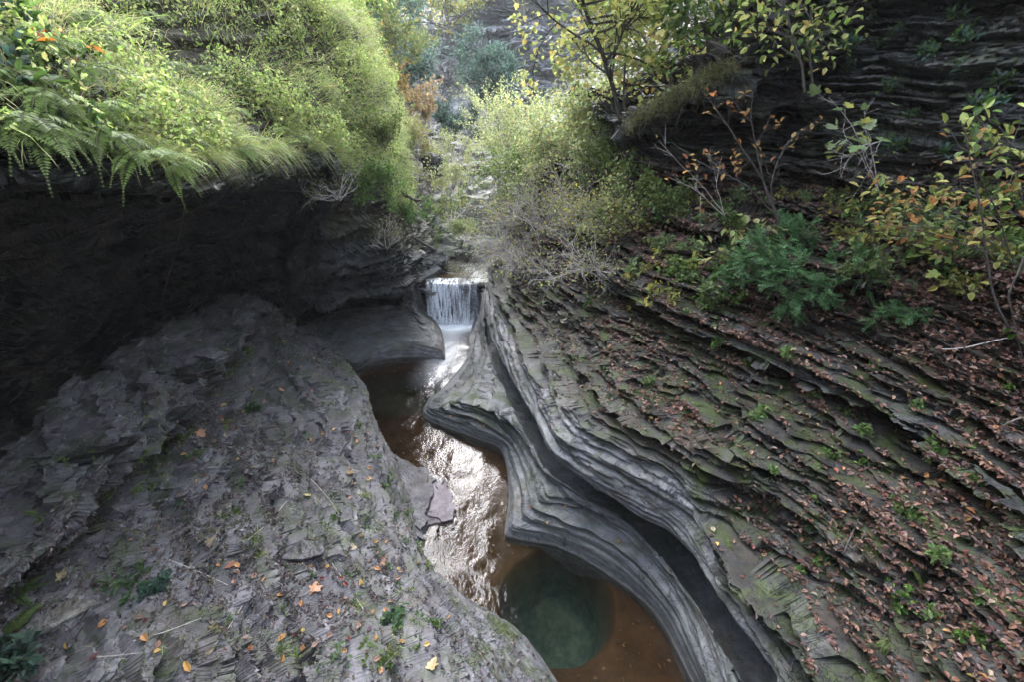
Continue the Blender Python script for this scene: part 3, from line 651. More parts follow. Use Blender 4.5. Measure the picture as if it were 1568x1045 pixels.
def tube(mb, pts, r0, r1, col=(.1, .08, .06), sides=5):
    pts = np.asarray(pts, float); n = len(pts)
    t = nrm(np.gradient(pts, axis=0)); a = np.array([.3, .1, .95]) if abs(t[0][2]) < .8 else np.array([1.0, .2, 0])
    x = nrm(np.cross(t, a)); y = np.cross(t, x)
    r = np.linspace(r0, r1, n)[:, None, None]
    an = np.linspace(0, 2*math.pi, sides, endpoint=False)
    V = pts[:, None]+r*(x[:, None]*np.cos(an)[None, :, None]+y[:, None]*np.sin(an)[None, :, None])
    i = np.arange(n*sides).reshape(n, sides); j = np.roll(i, -1, 1)
    mb.add(V, [np.stack([i[:-1], j[:-1], j[1:], i[1:]], -1).reshape(-1, 4)], col)
def curve(p, d, length, n=7, wob=.25, grav=0.0, r=None):
    r = r or RNG
    p = np.array(p, float); d = nrm(d); out = [p.copy()]
    for i in range(n):
        d = nrm(d+r.normal(0, wob/math.sqrt(n), 3)+np.array([0, 0, grav/n])); p = p+d*length/n; out.append(p.copy())
    return np.array(out)
def branches(mb, p, d, length, r, depth, tips, nch=(2, 4), spread=.7, grav=.1, shrink=.62, wob=.3, keep=.2, sides=5, col=(.1, .08, .06)):
    path = curve(p, d, length, 6, wob, grav)
    tube(mb, path, r, r*.55 if depth else r*.3, col, sides if depth else 3)
    if depth == 0 or depth == 1:
        for i in range(1 if depth == 0 else 4, len(path)): tips.append((path[i], nrm(path[i]-path[i-1])))
    if depth:
        for _ in range(RNG.integers(nch[0], nch[1]+1)):
            k = RNG.uniform(.35, 1.0)*(len(path)-1); i = min(int(k), len(path)-2)
            q = path[i]+(path[i+1]-path[i])*(k-i)
            dd = nrm(nrm(path[i+1]-path[i])+RNG.normal(0, spread, 3)+np.array([0, 0, keep]))
            branches(mb, q, dd, length*shrink*RNG.uniform(.75, 1.2), r*.55, depth-1, tips, nch, spread, grav, shrink, wob, keep, max(3, sides-1), col)
def tipleaves(mb, tips, per, size, cols, wts=None, shape='oval', ratio=.6, jit=.05, flat=.6, droop=-.15, var=.18):
    if not tips: return
    P = np.array([t[0] for t in tips]); D = np.array([t[1] for t in tips])
    P = np.repeat(P, per, 0); D = np.repeat(D, per, 0); n = len(P)
    P = P+RNG.normal(0, jit, (n, 3))
    D = nrm(D+RNG.normal(0, .7, (n, 3))+np.array([0, 0, droop]))
    Nn = nrm(RNG.normal(0, 1-flat, (n, 3))+np.array([0, 0, flat]))
    L = size*RNG.uniform(.55, 1.25, n)
    leaves(mb, P, D, Nn, L, L*ratio, pal(n, cols, wts, var), shape)
GREY = (.2, .17, .15)
def shrub(name, label, cat, base, height, width, nstem, leafcols, nper, lsize, group=None, lean=(0, 0, 0), depth=2, shape='oval', ratio=.6, wts=None, stemmat='bark', r=.012, droop=-.15, flat=.5, leafmat='leaf', grav=.1, spread=.7, jit=.05, keep=.2, stemname='stems', foliagename='foliage', nch=(2, 4)):
    o = empty(name, base, label, cat, group)
    ms, tips = MB(), []
    for i in range(nstem):
        a = RNG.uniform(0, 6.28); w = width/height*RNG.uniform(.2, 1.0)
        d = np.array([math.cos(a)*w, math.sin(a)*w, 1.0])+np.array(lean)
        branches(ms, np.array([RNG.normal(0, .04), RNG.normal(0, .04), -.06]), d, height*RNG.uniform(.5, .75), r*RNG.uniform(.7, 1.2), depth, tips, spread=spread, grav=grav, keep=keep, nch=nch)
    ms.build(stemname, M[stemmat], o)
    if nper > 0:
        if nper < 1:
            tips = [t for t in tips if RNG.random() < nper]; nper = 1
        mf = MB(); tipleaves(mf, tips, int(nper), lsize, leafcols, wts, shape, ratio, jit, flat, droop)
        mf.build(foliagename, M[leafmat], o)
    return o
def frond(mb, length, npin, width, droop, yaw, rise, col, ms):
    t = np.linspace(0, 1, 13)
    x = length*t*(1-.10*droop*t); z = rise*length*t-droop*length*t*t
    pts = np.stack([x*math.cos(yaw), x*math.sin(yaw), z], 1); pts[:, :2] += RNG.normal(0, length*.012, 2)*t[:, None]
    tube(ms, pts, .0035*length/.3, .001, (.05, .06, .015), 3)
    s = np.linspace(.10, .985, npin)
    Pp = np.stack([np.interp(s, t, pts[:, i]) for i in range(3)], 1)
    T = nrm(np.stack([np.interp(s, t, np.gradient(pts[:, i])) for i in range(3)], 1))
    side = nrm(np.cross(T, [0, 0, 1.0])); n = np.cross(side, T)
    ln = width*np.sin(np.clip(s*1.05+.12, 0, 1)*math.pi)**.8*(1-.25*s)
    for sg in (1, -1):
        D = nrm(side*sg+T*.45+n*-.12+RNG.normal(0, .07, Pp.shape))
        leaves(mb, Pp, D, n+RNG.normal(0, .12, Pp.shape), np.maximum(ln, .01), length/npin*1.3*(1.05-.5*s), col*(1+.12*RNG.standard_normal((npin, 1))), 'slim')
def fern(name, label, base, nf, length, col, hang=0.0, yaw0=None, yawspread=6.28, group=None, dry=.0):
    o = empty(name, base, label, 'fern', group)
    mf, ms = MB(), MB()
    for i in range(nf):
        yaw = (RNG.uniform(0, 6.28) if yaw0 is None else yaw0+RNG.uniform(-.5, .5)*yawspread)
        c = np.array(col)*RNG.uniform(.75, 1.25)
        if RNG.random() < dry: c = np.array([.20, .13, .03])
        frond(mf, length*RNG.uniform(.6, 1.15), 28, length*.19, RNG.uniform(.25, .7)+hang, yaw, RNG.uniform(.25, .75)-hang*.55, c, ms)
    mf.build('fronds', M['leaf'], o); ms.build('stalks', M['leaf'], o)
    return o
def copy_tree(src, loc, rot=None, s=1.0, label=None, group=None):
    c = src.copy(); COL.objects.link(c); c.location = loc
    if rot is not None: c.rotation_euler = rot
    c.scale = (s, s, s)
    if label: c['label'] = label
    if group: c['group'] = group
    for ch in list(src.children):
        k = ch.copy(); COL.objects.link(k); k.parent = c
    return c
def blades(mb, P, D, L, w, cols, wts=None, droop=.6):
    """curved grass blades: three segments each"""
    n = len(P); D = nrm(D); side = nrm(np.cross(D, RNG.normal(0, 1, (n, 3)))); L = np.broadcast_to(L, n)[:, None]
    dr = droop*RNG.uniform(.4, 1.3, (n, 1)); C = pal(n, cols, wts)
    V = []
    for t, ww in ((0, 1), (.4, .9), (.75, .6)):
        c = P+D*L*t-np.array([0, 0, 1])*dr*L*t*t
        V += [c-side*w*ww*.5, c+side*w*ww*.5]
    V.append(P+D*L-np.array([0, 0, 1])*dr*L)
    V = np.stack(V, 1); off = np.arange(n)[:, None]*7
    q = np.concatenate([off+np.array([[0, 1, 3, 2]]), off+np.array([[2, 3, 5, 4]])])
    mb.add(V, [q, off+np.array([[4, 5, 6]])], np.repeat(C, 7, 0))
def rock(name, label, loc, size, seed, mat='bench', rot=0.0, flat=.5, group=None, attrs=(0, .3, 0), bed=6):
    """angular bedded block: clipped, layered sphere grid"""
    n = 90
    th, ph = np.meshgrid(np.linspace(.0, math.pi, n), np.linspace(0, 2*math.pi, 2*n), indexing='ij')
    P = np.stack([np.sin(th)*np.cos(ph), np.sin(th)*np.sin(ph), np.cos(th)], -1)
    r = np.random.default_rng(seed)
    m = np.full(th.shape, 9.0)
    for k in range(9):
        d = nrm(r.normal(0, 1, 3)*[1, 1, .35]); m = np.minimum(m, r.uniform(.72, .95)/np.maximum(P@d, .05))
    m = np.minimum(m, 1/np.maximum(np.abs(P[..., 2]), .05)*.9)
    P = P*np.minimum(m, 1.5)[..., None]*np.array(size)
    N = nrm(P/np.array(size)**2)
    ly = np.floor(P[..., 2]/size[2]*bed+.6*vn(P[..., 0]*3, P[..., 1]*3, 0, seed))
    P = P+N*((_h(ly.astype(int), ly.astype(int)*0+seed, ly.astype(int)*0, 3)-.5)*.14*min(size[:2])+.22*size[2]*fbm(P[..., 0]*9, P[..., 1]*9, P[..., 2]*22, 5, seed))[..., None]
    P[0] = P[0].mean(0); P[-1] = P[-1].mean(0); P[:, -1] = P[:, 0]
    z = 0*P[..., 0]
    o = grid_obj(name, P, M[mat], attrs={'polish': z+attrs[0], 'moss': z+attrs[1], 'soil': z+attrs[2]}, flip=True)
    o.location = loc; o.rotation_euler = (RNG.normal(0, .1), RNG.normal(0, .1), rot)
    return tag(o, label, 'rock', group)
def at(u, v, z=None, y=None):
    if y is not None: return Yd(u, v, y)
    p, n_, d_ = hit(u, v); return Z(u, v, .1) if p is None else p
# palettes (linear base colours of the leaves)
YG = [(.36, .46, .12), (.28, .39, .09), (.45, .50, .18), (.15, .22, .05)]
GRN = [(.07, .14, .028), (.11, .19, .04), (.05, .10, .022)]
TEAL = [(.08, .15, .11), (.11, .18, .13), (.055, .10, .075)]
YEL = [(.56, .52, .17), (.44, .48, .15), (.58, .47, .13), (.32, .39, .11)]
ORG = [(.40, .16, .05), (.33, .19, .08), (.46, .28, .10), (.24, .10, .045)]
PALE = [(.30, .34, .14), (.38, .40, .14), (.24, .28, .11), (.44, .40, .10)]
LIT = [(.115, .050, .036), (.165, .085, .055), (.07, .036, .03), (.23, .14, .095), (.10, .058, .054)]
def surf_pick(G, N, mask, n, rng=RNG):
    w = mask.ravel().astype(float)
    A = np.linalg.norm(np.cross(np.gradient(G, axis=0), np.gradient(G, axis=1)), axis=2).ravel()
    w = w*A; w /= w.sum()
    i = np.searchsorted(np.cumsum(w), rng.random(n)); i = np.clip(i, 0, len(w)-1)
    return G.reshape(-1, 3)[i], N.reshape(-1, 3)[i]
def stuff(name, mb, mat, label):
    o = mb.build(name, M[mat]); return tag(o, label, None, None, 'stuff')
def inview(P, mx=1.15):
    d = P-np.array([0, 0, H]); f = d[..., 1]*CP-d[..., 2]*SP; u = d[..., 0]/np.maximum(f, .05)*F; v = (d[..., 1]*SP+d[..., 2]*CP)/np.maximum(f, .05)*F
    return (f > .3) & (np.abs(u) < 784*mx) & (np.abs(v) < 522*mx)
RD = grid_normals(RG); RD = RD*np.sign(np.sum(RD*RN, -1, keepdims=True)); LD = grid_normals(LG); LD = LD*np.sign(np.sum(LD*LN, -1, keepdims=True))
rvis, lvis = inview(RG, 1.3), inview(LG, 1.2)
rr = np.repeat(RTR[:, None], len(RTC), 1); rk = np.repeat(RTC[None], len(RTR), 0)
lr_ = np.repeat(LTR[:, None], len(LTC), 1); lk = np.repeat(LTC[None], len(LTR), 0)
# ------------------------------------------------------------------ leaf litter on the right slope (uncountable)
def litter(G, N, mask, n, size, cols, wts, name, label, lift=.006, var=.25, tilt=.35, shape='oval', ratio=.62):
    P, Q = surf_pick(G, N, mask, n); mb = MB()
    Nn = nrm(Q*.5+np.array([0, 0, .6])+RNG.normal(0, tilt, P.shape)); D = RNG.normal(0, 1, P.shape); D -= Nn*np.sum(D*Nn, 1, keepdims=True)
    L = size*RNG.uniform(.5, 1.35, n)
    leaves(mb, P+Q*lift+Nn*RNG.uniform(0, .012, (n, 1)), D, Nn, L, L*ratio, pal(n, cols, wts, var), shape)
    return stuff(name, mb, 'dead_leaf', label)
pat = np.clip(.30+.9*fbm(RG[..., 0]*1.1, RG[..., 1]*1.1, RG[..., 2]*2.5, 3, 201), 0, 1)
zr = np.interp(rr, [8.2, 9.2, 10.5, 13, 14, 15, 15.4], [.0, .55, 1.1, 1.4, 1.6, 1.2, 0])
flat = np.clip((RD[..., 2]-.30)/.35, 0, 1)
mk = rvis*zr*(pat+.12)*(flat+.03)*np.interp(rk, [0, 11, 14, 17], [1, 1, .4, .2])
litter(RG, RD, mk, 58000, .045, LIT, [4, 4, 4, 2, 3], 'leaf_litter', 'brown leaf litter lying thick on the ledges of the right slope')
bank = rvis*((rr > 13.2) & (rr < 15.3))*np.interp(rk, [0, 9, 12, 13], [1, 1, .5, 0])
litter(RG, RD, bank*(pat+.25), 11000, .050, LIT+[(.24, .10, .05)], [4, 4, 4, 2, 3, 1], 'leaf_litter', 'reddish leaf litter covering the planted bank under the right cliff', tilt=.6)
# ------------------------------------------------------------------ debris of the bench
bm_ = lvis*((lr_ > 1.2) & (lr_ < 7.3))*(lk < 14.0)
pb = np.clip(.35+.8*fbm(LG[..., 0]*1.0, LG[..., 1]*1.0, 0, 3, 211), .05, 1)
dens = bm_*pb*np.interp(lr_, [1.2, 2.2, 3, 5, 7.3], [.15, .6, 1, 1, .5])
litter(LG, LD, dens, 14000, .040, [(.065, .054, .052), (.10, .075, .065), (.04, .03, .032), (.14, .10, .09), (.085, .065, .072)], [4, 3, 4, 1, 3], 'leaf_litter', 'grey brown decayed leaf scraps over the left rock bench', var=.25, tilt=.3)
P, Q = surf_pick(LG, LD, dens, 9000); mb = MB(); n_ = len(P)
Nn = nrm(Q*.7+np.array([0, 0, .3])+RNG.normal(0, .35, P.shape)); D = nrm(np.cross(Nn, RNG.normal(0, 1, P.shape)))
X_ = np.cross(D, Nn); L_ = RNG.lognormal(-3.8, .45, n_)[:, None]; W_ = L_*RNG.uniform(.35, .8, (n_, 1)); T_ = L_*RNG.uniform(.12, .3, (n_, 1))
cs_ = [P+sx*D*L_*k1+sy*X_*W_*k2+Nn*(T_*sz) for sz in (-.6, 1) for (sx, sy, k1, k2) in ((-.5, -.5, 1, .8), (.5, -.4, 1, 1), (.45, .5, .9, 1), (-.5, .45, .8, 1))]
V = np.stack(cs_, 1); off = np.arange(n_)[:, None]*8
fq = np.concatenate([off+np.array([q_]) for q_ in ([4, 5, 6, 7], [0, 1, 5, 4], [1, 2, 6, 5], [2, 3, 7, 6], [3, 0, 4, 7])])
mb.add(V, [fq], (.1, .1, .1))
me = mb.mesh('shale_chips')
for nm_, vv in (('polish', 0), ('moss', .2), ('soil', 0)):
    a_ = me.attributes.new(nm_, 'FLOAT', 'POINT'); a_.data.foreach_set('value', np.full(len(me.vertices), vv, np.float32))
tag(link('shale_chips', me, M['bench']), 'loose flakes of grey shale scattered on the left bench', None, None, 'stuff')
# moss and tiny grass growing on the bench and ledges
def tiny_grass(G, Nn_, mask, n, L, cols, name, label, w=.0035, droop=.5, up_=.8):
    P, Q = surf_pick(G, Nn_, mask, n); mb = MB()
    blades(mb, P, Q*(1-up_)+np.array([0, 0, up_])+RNG.normal(0, .45, P.shape), L*RNG.uniform(.4, 1.3, n), w, cols, None, droop)
    return stuff(name, mb, 'leaf', label)
gp = np.clip(fbm(LG[..., 0]*1.7, LG[..., 1]*1.7, 0, 3, 221)*1.6-.25, 0, 1)
tiny_grass(LG, LD, bm_*gp*np.interp(lr_, [1.5, 2, 3.2, 4, 7], [0, 1.6, 1.6, .7, .8]), 19000, .065, GRN+YG, 'short_grass', 'short grass and moss sprouting in patches over the left bench')
gr = np.clip(fbm(RG[..., 0]*1.5, RG[..., 1]*1.5, RG[..., 2]*3, 3, 222)*1.6-.35, 0, 1)
tiny_grass(RG, RD, rvis*gr*((rr > 8.3) & (rr < 14.8))*(flat+.1), 7000, .06, GRN+[(.10, .13, .03)], 'short_grass', 'short grass and moss tufts on the ledges of the right slope')
# ------------------------------------------------------------------ left hill: bright leafy cover and overhanging grass
hm = (lvis+.45*inview(LG, 2.4))*(lr_ > np.interp(lk, [0, 12.4, 13.6, 15, 23], [13.05, 13.05, 14.1, 14.3, 14.3]))*(lk < 20)
c1 = fbm(LG[..., 0]*1.1, LG[..., 1]*1.1, LG[..., 2]*1.1, 3, 231); c2 = fbm(LG[..., 0]*2.6, LG[..., 1]*2.6, LG[..., 2]*2.6, 3, 232)
clump = np.clip(.55+.9*c2, 0, 1.3)
def cover(mask, n, lo, hi, hgt, cols, wts, shape='oval', r0=.35, r1=.75, flat=.6):
    P, Q = surf_pick(LG, LN, mask, n); n_ = len(P)
    cl = np.clip(.5+.8*fbm(P[:, 0]*2.6, P[:, 1]*2.6, P[:, 2]*2.6, 3, 232), .05, 1.2)[:, None]
    h_ = RNG.random((n_, 1))**.7*hgt*cl; P = P+Q*h_*.7+np.array([.1, -.1, .7])*h_
    Lf = RNG.uniform(lo, hi, n_); mb = MB()
    leaves(mb, P, RNG.normal(0, 1, P.shape)+np.array([.5, -.5, -.3]), Q*.4+np.array([0, 0, flat])+RNG.normal(0, .4, P.shape), Lf, Lf*RNG.uniform(r0, r1, n_), pal(n_, cols, wts, .22), shape)
    return mb
HL = YG+[(.44, .44, .18), (.36, .40, .16)]
mb = cover(hm*clump*np.clip(.6+1.5*c1, .05, 1.5), 44000, .025, .066, .38, HL, [4, 4, 3, 2, 1.5, 2])
stuff('ground_cover', mb, 'leaf', 'yellow green leafy ground cover over the left hillside')
mb = cover(hm*(clump+.2), 36000, .018, .04, .28, [(.30, .34, .10), (.20, .26, .06), (.12, .17, .04), (.40, .38, .16)], [3, 3, 2, 1.5])
stuff('ground_cover', mb, 'leaf', 'small leaved herbs between the bigger leaves of the left hillside')
for dmul, n_, lo, hi, lab in ((np.clip(.5-1.3*c1, .05, 1.5), 31000, .2, .6, 'pale arching grass in patches over the left hillside'), (np.interp(lr_, [13, 13.4, 14.2, 15], [2, 1.6, .3, 0])*np.interp(lk, [0, 7, 10, 12], [.12, .25, .9, 1])*np.clip(.4+1.6*c2, 0, 1.5), 5200, .18, .48, 'long grass drooping over the brow of the left hill')):
    P, Q = surf_pick(LG, LN, hm*dmul, n_); mb = MB()
    # blades spring from shared tussocks and arch out over the gorge
    tc_ = vn(P[:, 0]*4, P[:, 1]*4, P[:, 2]*4, 234)[:, None]
    D = Q*.55+np.array([.35, -.25, .75])+RNG.normal(0, .28, P.shape)+tc_*np.array([.3, .3, 0])
    blades(mb, P, D, RNG.uniform(lo, hi, len(P))*(1+.4*tc_[:, 0]), .0075, HL+[(.46, .42, .20), (.30, .26, .12)], [3, 3, 3, 1, 2, 2, 2, 1], 1.0)
    stuff('long_grass', mb, 'leaf', lab)
# ------------------------------------------------------------------ ferns on the brow of the left overhang
def brow(u, v, back=.12):
    p, n0, d0 = hit(u, v); return p+np.array([-back, .05, .03])
FG = 'ferns hanging from the brow of the left overhang'
fprot = [fern('fern', 'drooping green fern on the brow of the left overhang', (0, 0, -50), 9, .52, (.15, .22, .05), .35, -.5, 2.6, FG, .10) for _ in range(3)]
FP = []
used = 0
spots = [(165, 232, 1.25), (205, 246, 1.2), (60, 215, 1.2), (20, 190, 1.3), (110, 220, 1.1), (250, 250, 1.0), (285, 235, 1.0), (330, 215, .9), (352, 232, .9), (385, 222, .8), (420, 212, .75), (300, 205, 1.0), (240, 200, 1.0), (190, 190, 1.15), (140, 180, 1.2), (80, 165, 1.3), (30, 140, 1.3), (120, 130, 1.2), (200, 140, 1.1), (270, 160, 1.0), (345, 175, .9), (455, 222, .7), (490, 215, .65), (60, 100, 1.2), (160, 80, 1.1), (250, 110, 1.0), (5, 235, 1.2), (310, 120, .9), (220, 40, 1.0), (110, 40, 1.1), (370, 130, .8), (430, 160, .75)]
for i, (u, v, s) in enumerate(spots):
    p, n0, d0 = hit(u, v)
    if p is None: continue
    s *= .78
    q = fprot[i] if i < 3 else None
    if q is not None:
        q.location = p+n0*.10+np.array([0, 0, .06]); q.scale = (s, s, s); q.rotation_euler = (0, 0, RNG.normal(0, .3))
    else: q = copy_tree(fprot[i % 3], p+n0*.10+np.array([0, 0, .06]), (RNG.normal(0, .12), RNG.normal(0, .12), RNG.normal(0, .45)), s)
    FP.append((u, v, q))
# each fern is told apart by where it hangs
for u, v, q in FP:
    q['label'] = 'green fern in the dense fringe along the brow of the dark left overhang'
for (uu, vv, lab) in ((165, 232, 'long bright fern hanging lowest over the dark left overhang'), (5, 235, 'dark fern drooping at the left frame edge over the cave'), (490, 215, 'small fern at the right end of the left overhang brow')):
    q = min(FP, key=lambda f: (f[0]-uu)**2+(f[1]-vv)**2)[2]; q['label'] = lab; del q['group']
# broad-leaved plants in the dark upper left corner
def herb(name, label, base, ns, height, cols, lsize, group=None, shape='oval', ratio=.5, wts=None, cat='plant', per=2):
    return shrub(name, label, cat, base, height, height*.8, ns, cols, per, lsize, group, depth=1, shape=shape, ratio=ratio, wts=wts, r=.004, stemmat='bark', flat=.75, jit=.02, droop=0.0, nch=(2, 3), foliagename='leaves')
for i, (u, v, lab) in enumerate(((25, 150, 'dark broad leaved plant with blue green leaves in the upper left corner'), (90, 118, 'broad leaved plant with two orange leaves near the upper left corner'), (110, 235, 'dark glossy plant hanging among ferns over the left cave'), (40, 60, 'shaded leafy plant at the top of the left frame edge'))):
    p = at(u, v); herb('leafy_plant', lab, p, 7, .42, TEAL+GRN if i != 1 else GRN*4+[(.5, .16, .03)], .12, per=1)
# ------------------------------------------------------------------ bushes beyond the left buttress
def bush(lab, u, v, y, h, w, cols, ns=9, per=3, ls=.06, name='shrub', cat='shrub', **k):
    return shrub(name, lab, cat, Yd(u, v, y) if y else at(u, v), h, w, ns, cols, per, ls, **k)
bush('bright green bush drooping over the buttress left of the waterfall', 560, 300, None, .9, 1.1, [(.10, .19, .035), (.14, .22, .05), (.07, .13, .03)], 12, 4, .06, lean=(.5, -.3, -.3))
bush('green bush hanging just left of the dry ledges', 612, 330, None, .7, .8, [(.08, .18, .04), (.12, .2, .05)], 10, 4, .05, lean=(.6, -.2, -.5))
bush('small green bush on the ledges above the waterfall', 660, 375, None, .8, .8, [(.10, .18, .04), (.17, .2, .06)], 8, 3, .05)
bush('sprawling green bush on the corner of the left hill', 575, 235, None, 1.0, 1.2, [(.12, .17, .04), (.2, .22, .06), (.08, .13, .03)], 10, 4, .06, lean=(.4, 0, 0))
bush('pale grass green bush at the upper end of the left hill', 610, 270, None, .9, 1.0, [(.22, .24, .09), (.14, .18, .05)], 9, 4, .06)
bush('dry twiggy bush hanging under the grassy left brow', 515, 300, None, .7, .7, [(.12, .14, .05)], 9, .4, .05, lean=(.3, -.4, -.7), stemmat='twig')
bush('dry grey twigs beside the ledges above the waterfall', 590, 375, None, .6, .7, [(.2, .2, .1)], 8, .5, .05, lean=(.2, -.3, -.2), stemmat='twig')
bush('straw coloured bush in front of the orange bush', 625, 235, None, 1.1, 1.2, [(.26, .24, .10), (.2, .2, .07)], 9, 3, .07)
bush('orange autumn bush against the dark hollow', 645, 200, 21, 1.8, 1.6, [(.42, .27, .15), (.36, .28, .15), (.46, .34, .18), (.30, .28, .14)], 10, 4, .12)
bush('smaller rusty orange bush left of the hollow', 605, 190, 18, 2.0, 1.8, [(.3, .2, .07), (.2, .2, .07), (.4, .2, .06)], 9, 4, .10)
bush('green and gold bush on the upper left valley side', 545, 150, 15, 2.4, 2.2, GRN+[(.2, .22, .05), (.3, .22, .06)], 10, 5, .10)
bush('mid green bush high on the left valley side', 520, 70, 16, 2.6, 2.2, GRN+YG, 10, 5, .11)
bush('olive bush below the blue green conifer', 590, 130, 19, 2.6, 2.4, [(.14, .17, .05), (.1, .15, .04), (.2, .2, .06)], 10, 5, .11)
bush('low bluish bush at the foot of the hollow', 690, 215, 27, 1.7, 2.0, TEAL, 10, 5, .13)
def tree(name, lab, base, h, trunk_r, crown, cols, nleaf, lsize, wts=None, lean=(0, 0), leafmat='leaf', shape='oval', bark='bark', depth=3, spread=.6, path=None, group=None, ratio=.6, flat=.5):
    """tapered trunk with limbs; the crown is leaves on the twigs"""
    o = empty(name, base, lab, 'tree', group)
    mt, tips = MB(), []
    if path is None: path = curve((0, 0, -.2), (lean[0], lean[1], 1), h*.8, 9, .22, .1)
    else: path = np.asarray(path)-np.asarray(base)
    tube(mt, path, trunk_r, trunk_r*.35, (.1, .08, .06), 8)
    nb = int(crown[1])
    for i in range(nb):
        k = RNG.uniform(crown[2], 1.0)*(len(path)-1.001); j = int(k); q = path[j]+(path[j+1]-path[j])*(k-j)
        a = RNG.uniform(0, 6.28)
        d = np.array([math.cos(a), math.sin(a), RNG.uniform(.0, .7)])
        branches(mt, q, d, crown[0]*RNG.uniform(.5, 1.0)*(1.15-.4*k/len(path)), trunk_r*.35, depth-1, tips, (2, 4), spread, .0, .62, .3, .1)
    mt.build('trunk', M[bark], o)
    mf = MB(); per = max(1, int(nleaf/max(1, len(tips))))
    if nleaf < len(tips): tips = [t for t in tips if RNG.random() < nleaf/len(tips)]
    tipleaves(mf, tips, per, lsize, cols, wts, shape, ratio, lsize*1.1, flat, -.2)
    mf.build('crown', M[leafmat], o)
    return o
tree('conifer_tree', 'blue green tree on the left side of the far valley', Yd(590, 150, 24), 5.0, .10, (2.0, 26, .15), TEAL, 9000, .13)
tree('conifer_tree', 'tall blue green tree at the top left of the valley', Yd(545, 90, 25), 7.0, .12, (2.2, 26, .25), TEAL, 9000, .14)
tree('broadleaf_tree', 'rounded blue green tree in front of the dark hollow', Yd(750, 180, 27), 3.8, .10, (1.35, 26, .2), TEAL, 9000, .13)
tree('broadleaf_tree', 'yellow tree on the left rim of the far cliff', Yd(640, 40, 40), 6.0, .12, (2.4, 22, .3), YEL, 6000, .2)
tree('broadleaf_tree', 'pale green tree leaning over the head of the gorge', Yd(690, 60, 38), 7.0, .14, (3.2, 26, .1), PALE, 9000, .2)
tree('broadleaf_tree', 'yellow green tree above the pale cliff', Yd(800, 20, 34), 6.5, .14, (2.6, 24, .2), YEL+YG, 8000, .18)
tree('broadleaf_tree', 'green tree high on the left rim of the valley', Yd(480, 20, 22), 6.5, .12, (2.4, 24, .2), YG+GRN, 8000, .14)
# ================================================================== RIGHT SIDE PLANTS
PALE2 = [(.42, .47, .22), (.34, .39, .17), (.50, .48, .20), (.25, .31, .12)]
def rbush(lab, u, v, h, w, cols, ns=8, per=3, ls=.05, y=None, **k):
    p = Yd(u, v, y) if y else at(u, v)
    return shrub('shrub', lab, 'shrub', p, h, w, ns, cols, per, ls, **k)
# --- the grey thicket beyond the big slope
TH = [  # u, v, height, width, leaf density, label, lean
 (770, 385, .9, 1.2, .15, 'bare grey thicket bush with its twigs over the waterfall edge', (-.5, -.2, -.2), 'twig'),
 (800, 400, .8, 1.2, .12, 'bare grey twigs tangled at the foot of the right thicket', (-.3, -.5, -.4), 'twig'),
 (850, 415, .8, 1.3, .12, 'dry twig tangle hanging down over the bedded slope', (-.2, -.5, -.6), 'twig'),
 (905, 410, .8, 1.2, .2, 'dry twig bush with few leaves at the edge of the bank', (-.1, -.5, -.5), 'twig'),
 (790, 345, 1.2, 1.3, .5, 'grey and pale green bush above the right side of the waterfall', (-.6, 0, 0), 'twig'),
 (835, 350, 1.2, 1.3, .45, 'pale twiggy bush in the middle of the right thicket', (-.2, -.2, 0), 'twig'),
 (885, 355, 1.1, 1.3, .6, 'greyish leafy bush left of the trunk of the yellow tree', (0, -.2, 0), 'twig'),
 (940, 365, 1.0, 1.2, 2, 'leafy bush under the trunk of the yellow tree', (0, -.3, 0), 'bark'),
 (815, 300, 1.5, 1.5, 4, 'pale yellow green bush at the left end of the thicket', (-.5, 0, .1), 'twig'),
 (860, 280, 1.6, 1.5, 4, 'tall pale yellow green bush behind the twiggy thicket', (-.3, 0, .2), 'twig'),
 (905, 285, 1.5, 1.4, 4, 'loose yellow green bush in front of the yellow tree', (-.1, 0, .2), 'twig'),
 (945, 300, 1.2, 1.2, 5, 'dense green bush clasping the trunk of the yellow tree', (.1, -.1, .1), 'bark'),
 (990, 330, .9, 1.0, 4, 'green bush at the left edge of the dark recess', (0, -.2, 0), 'bark'),
 (790, 255, 1.8, 1.6, 4, 'high pale bush at the back of the thicket', (-.5, 0, .2), 'twig'),
 (840, 225, 1.8, 1.6, 4, 'sunlit yellow green bush below the pale cliff', (-.4, 0, .2), 'twig'),
 (900, 215, 1.4, 1.5, 4, 'bright bush behind the trunk of the yellow tree', (-.2, 0, .2), 'twig')]
for u, v, h, w, per, lab, ln, sm in TH:
    low = per < 1
    shrub('shrub', lab, 'shrub', at(u, v), h, w, 30 if low else 14 if per == 2 else 11, PALE2 if per > 2 and 'green bush at' not in lab and 'dense' not in lab else ([(.13, .19, .05), (.2, .24, .08), (.09, .14, .03)] if per > 2 else PALE+[(.3, .27, .18)]), per if not low else per, .055 if per < 4 else .07, lean=ln, depth=2, stemmat=sm, r=.0085, grav=-.25 if low else .05, spread=.75, jit=.06)
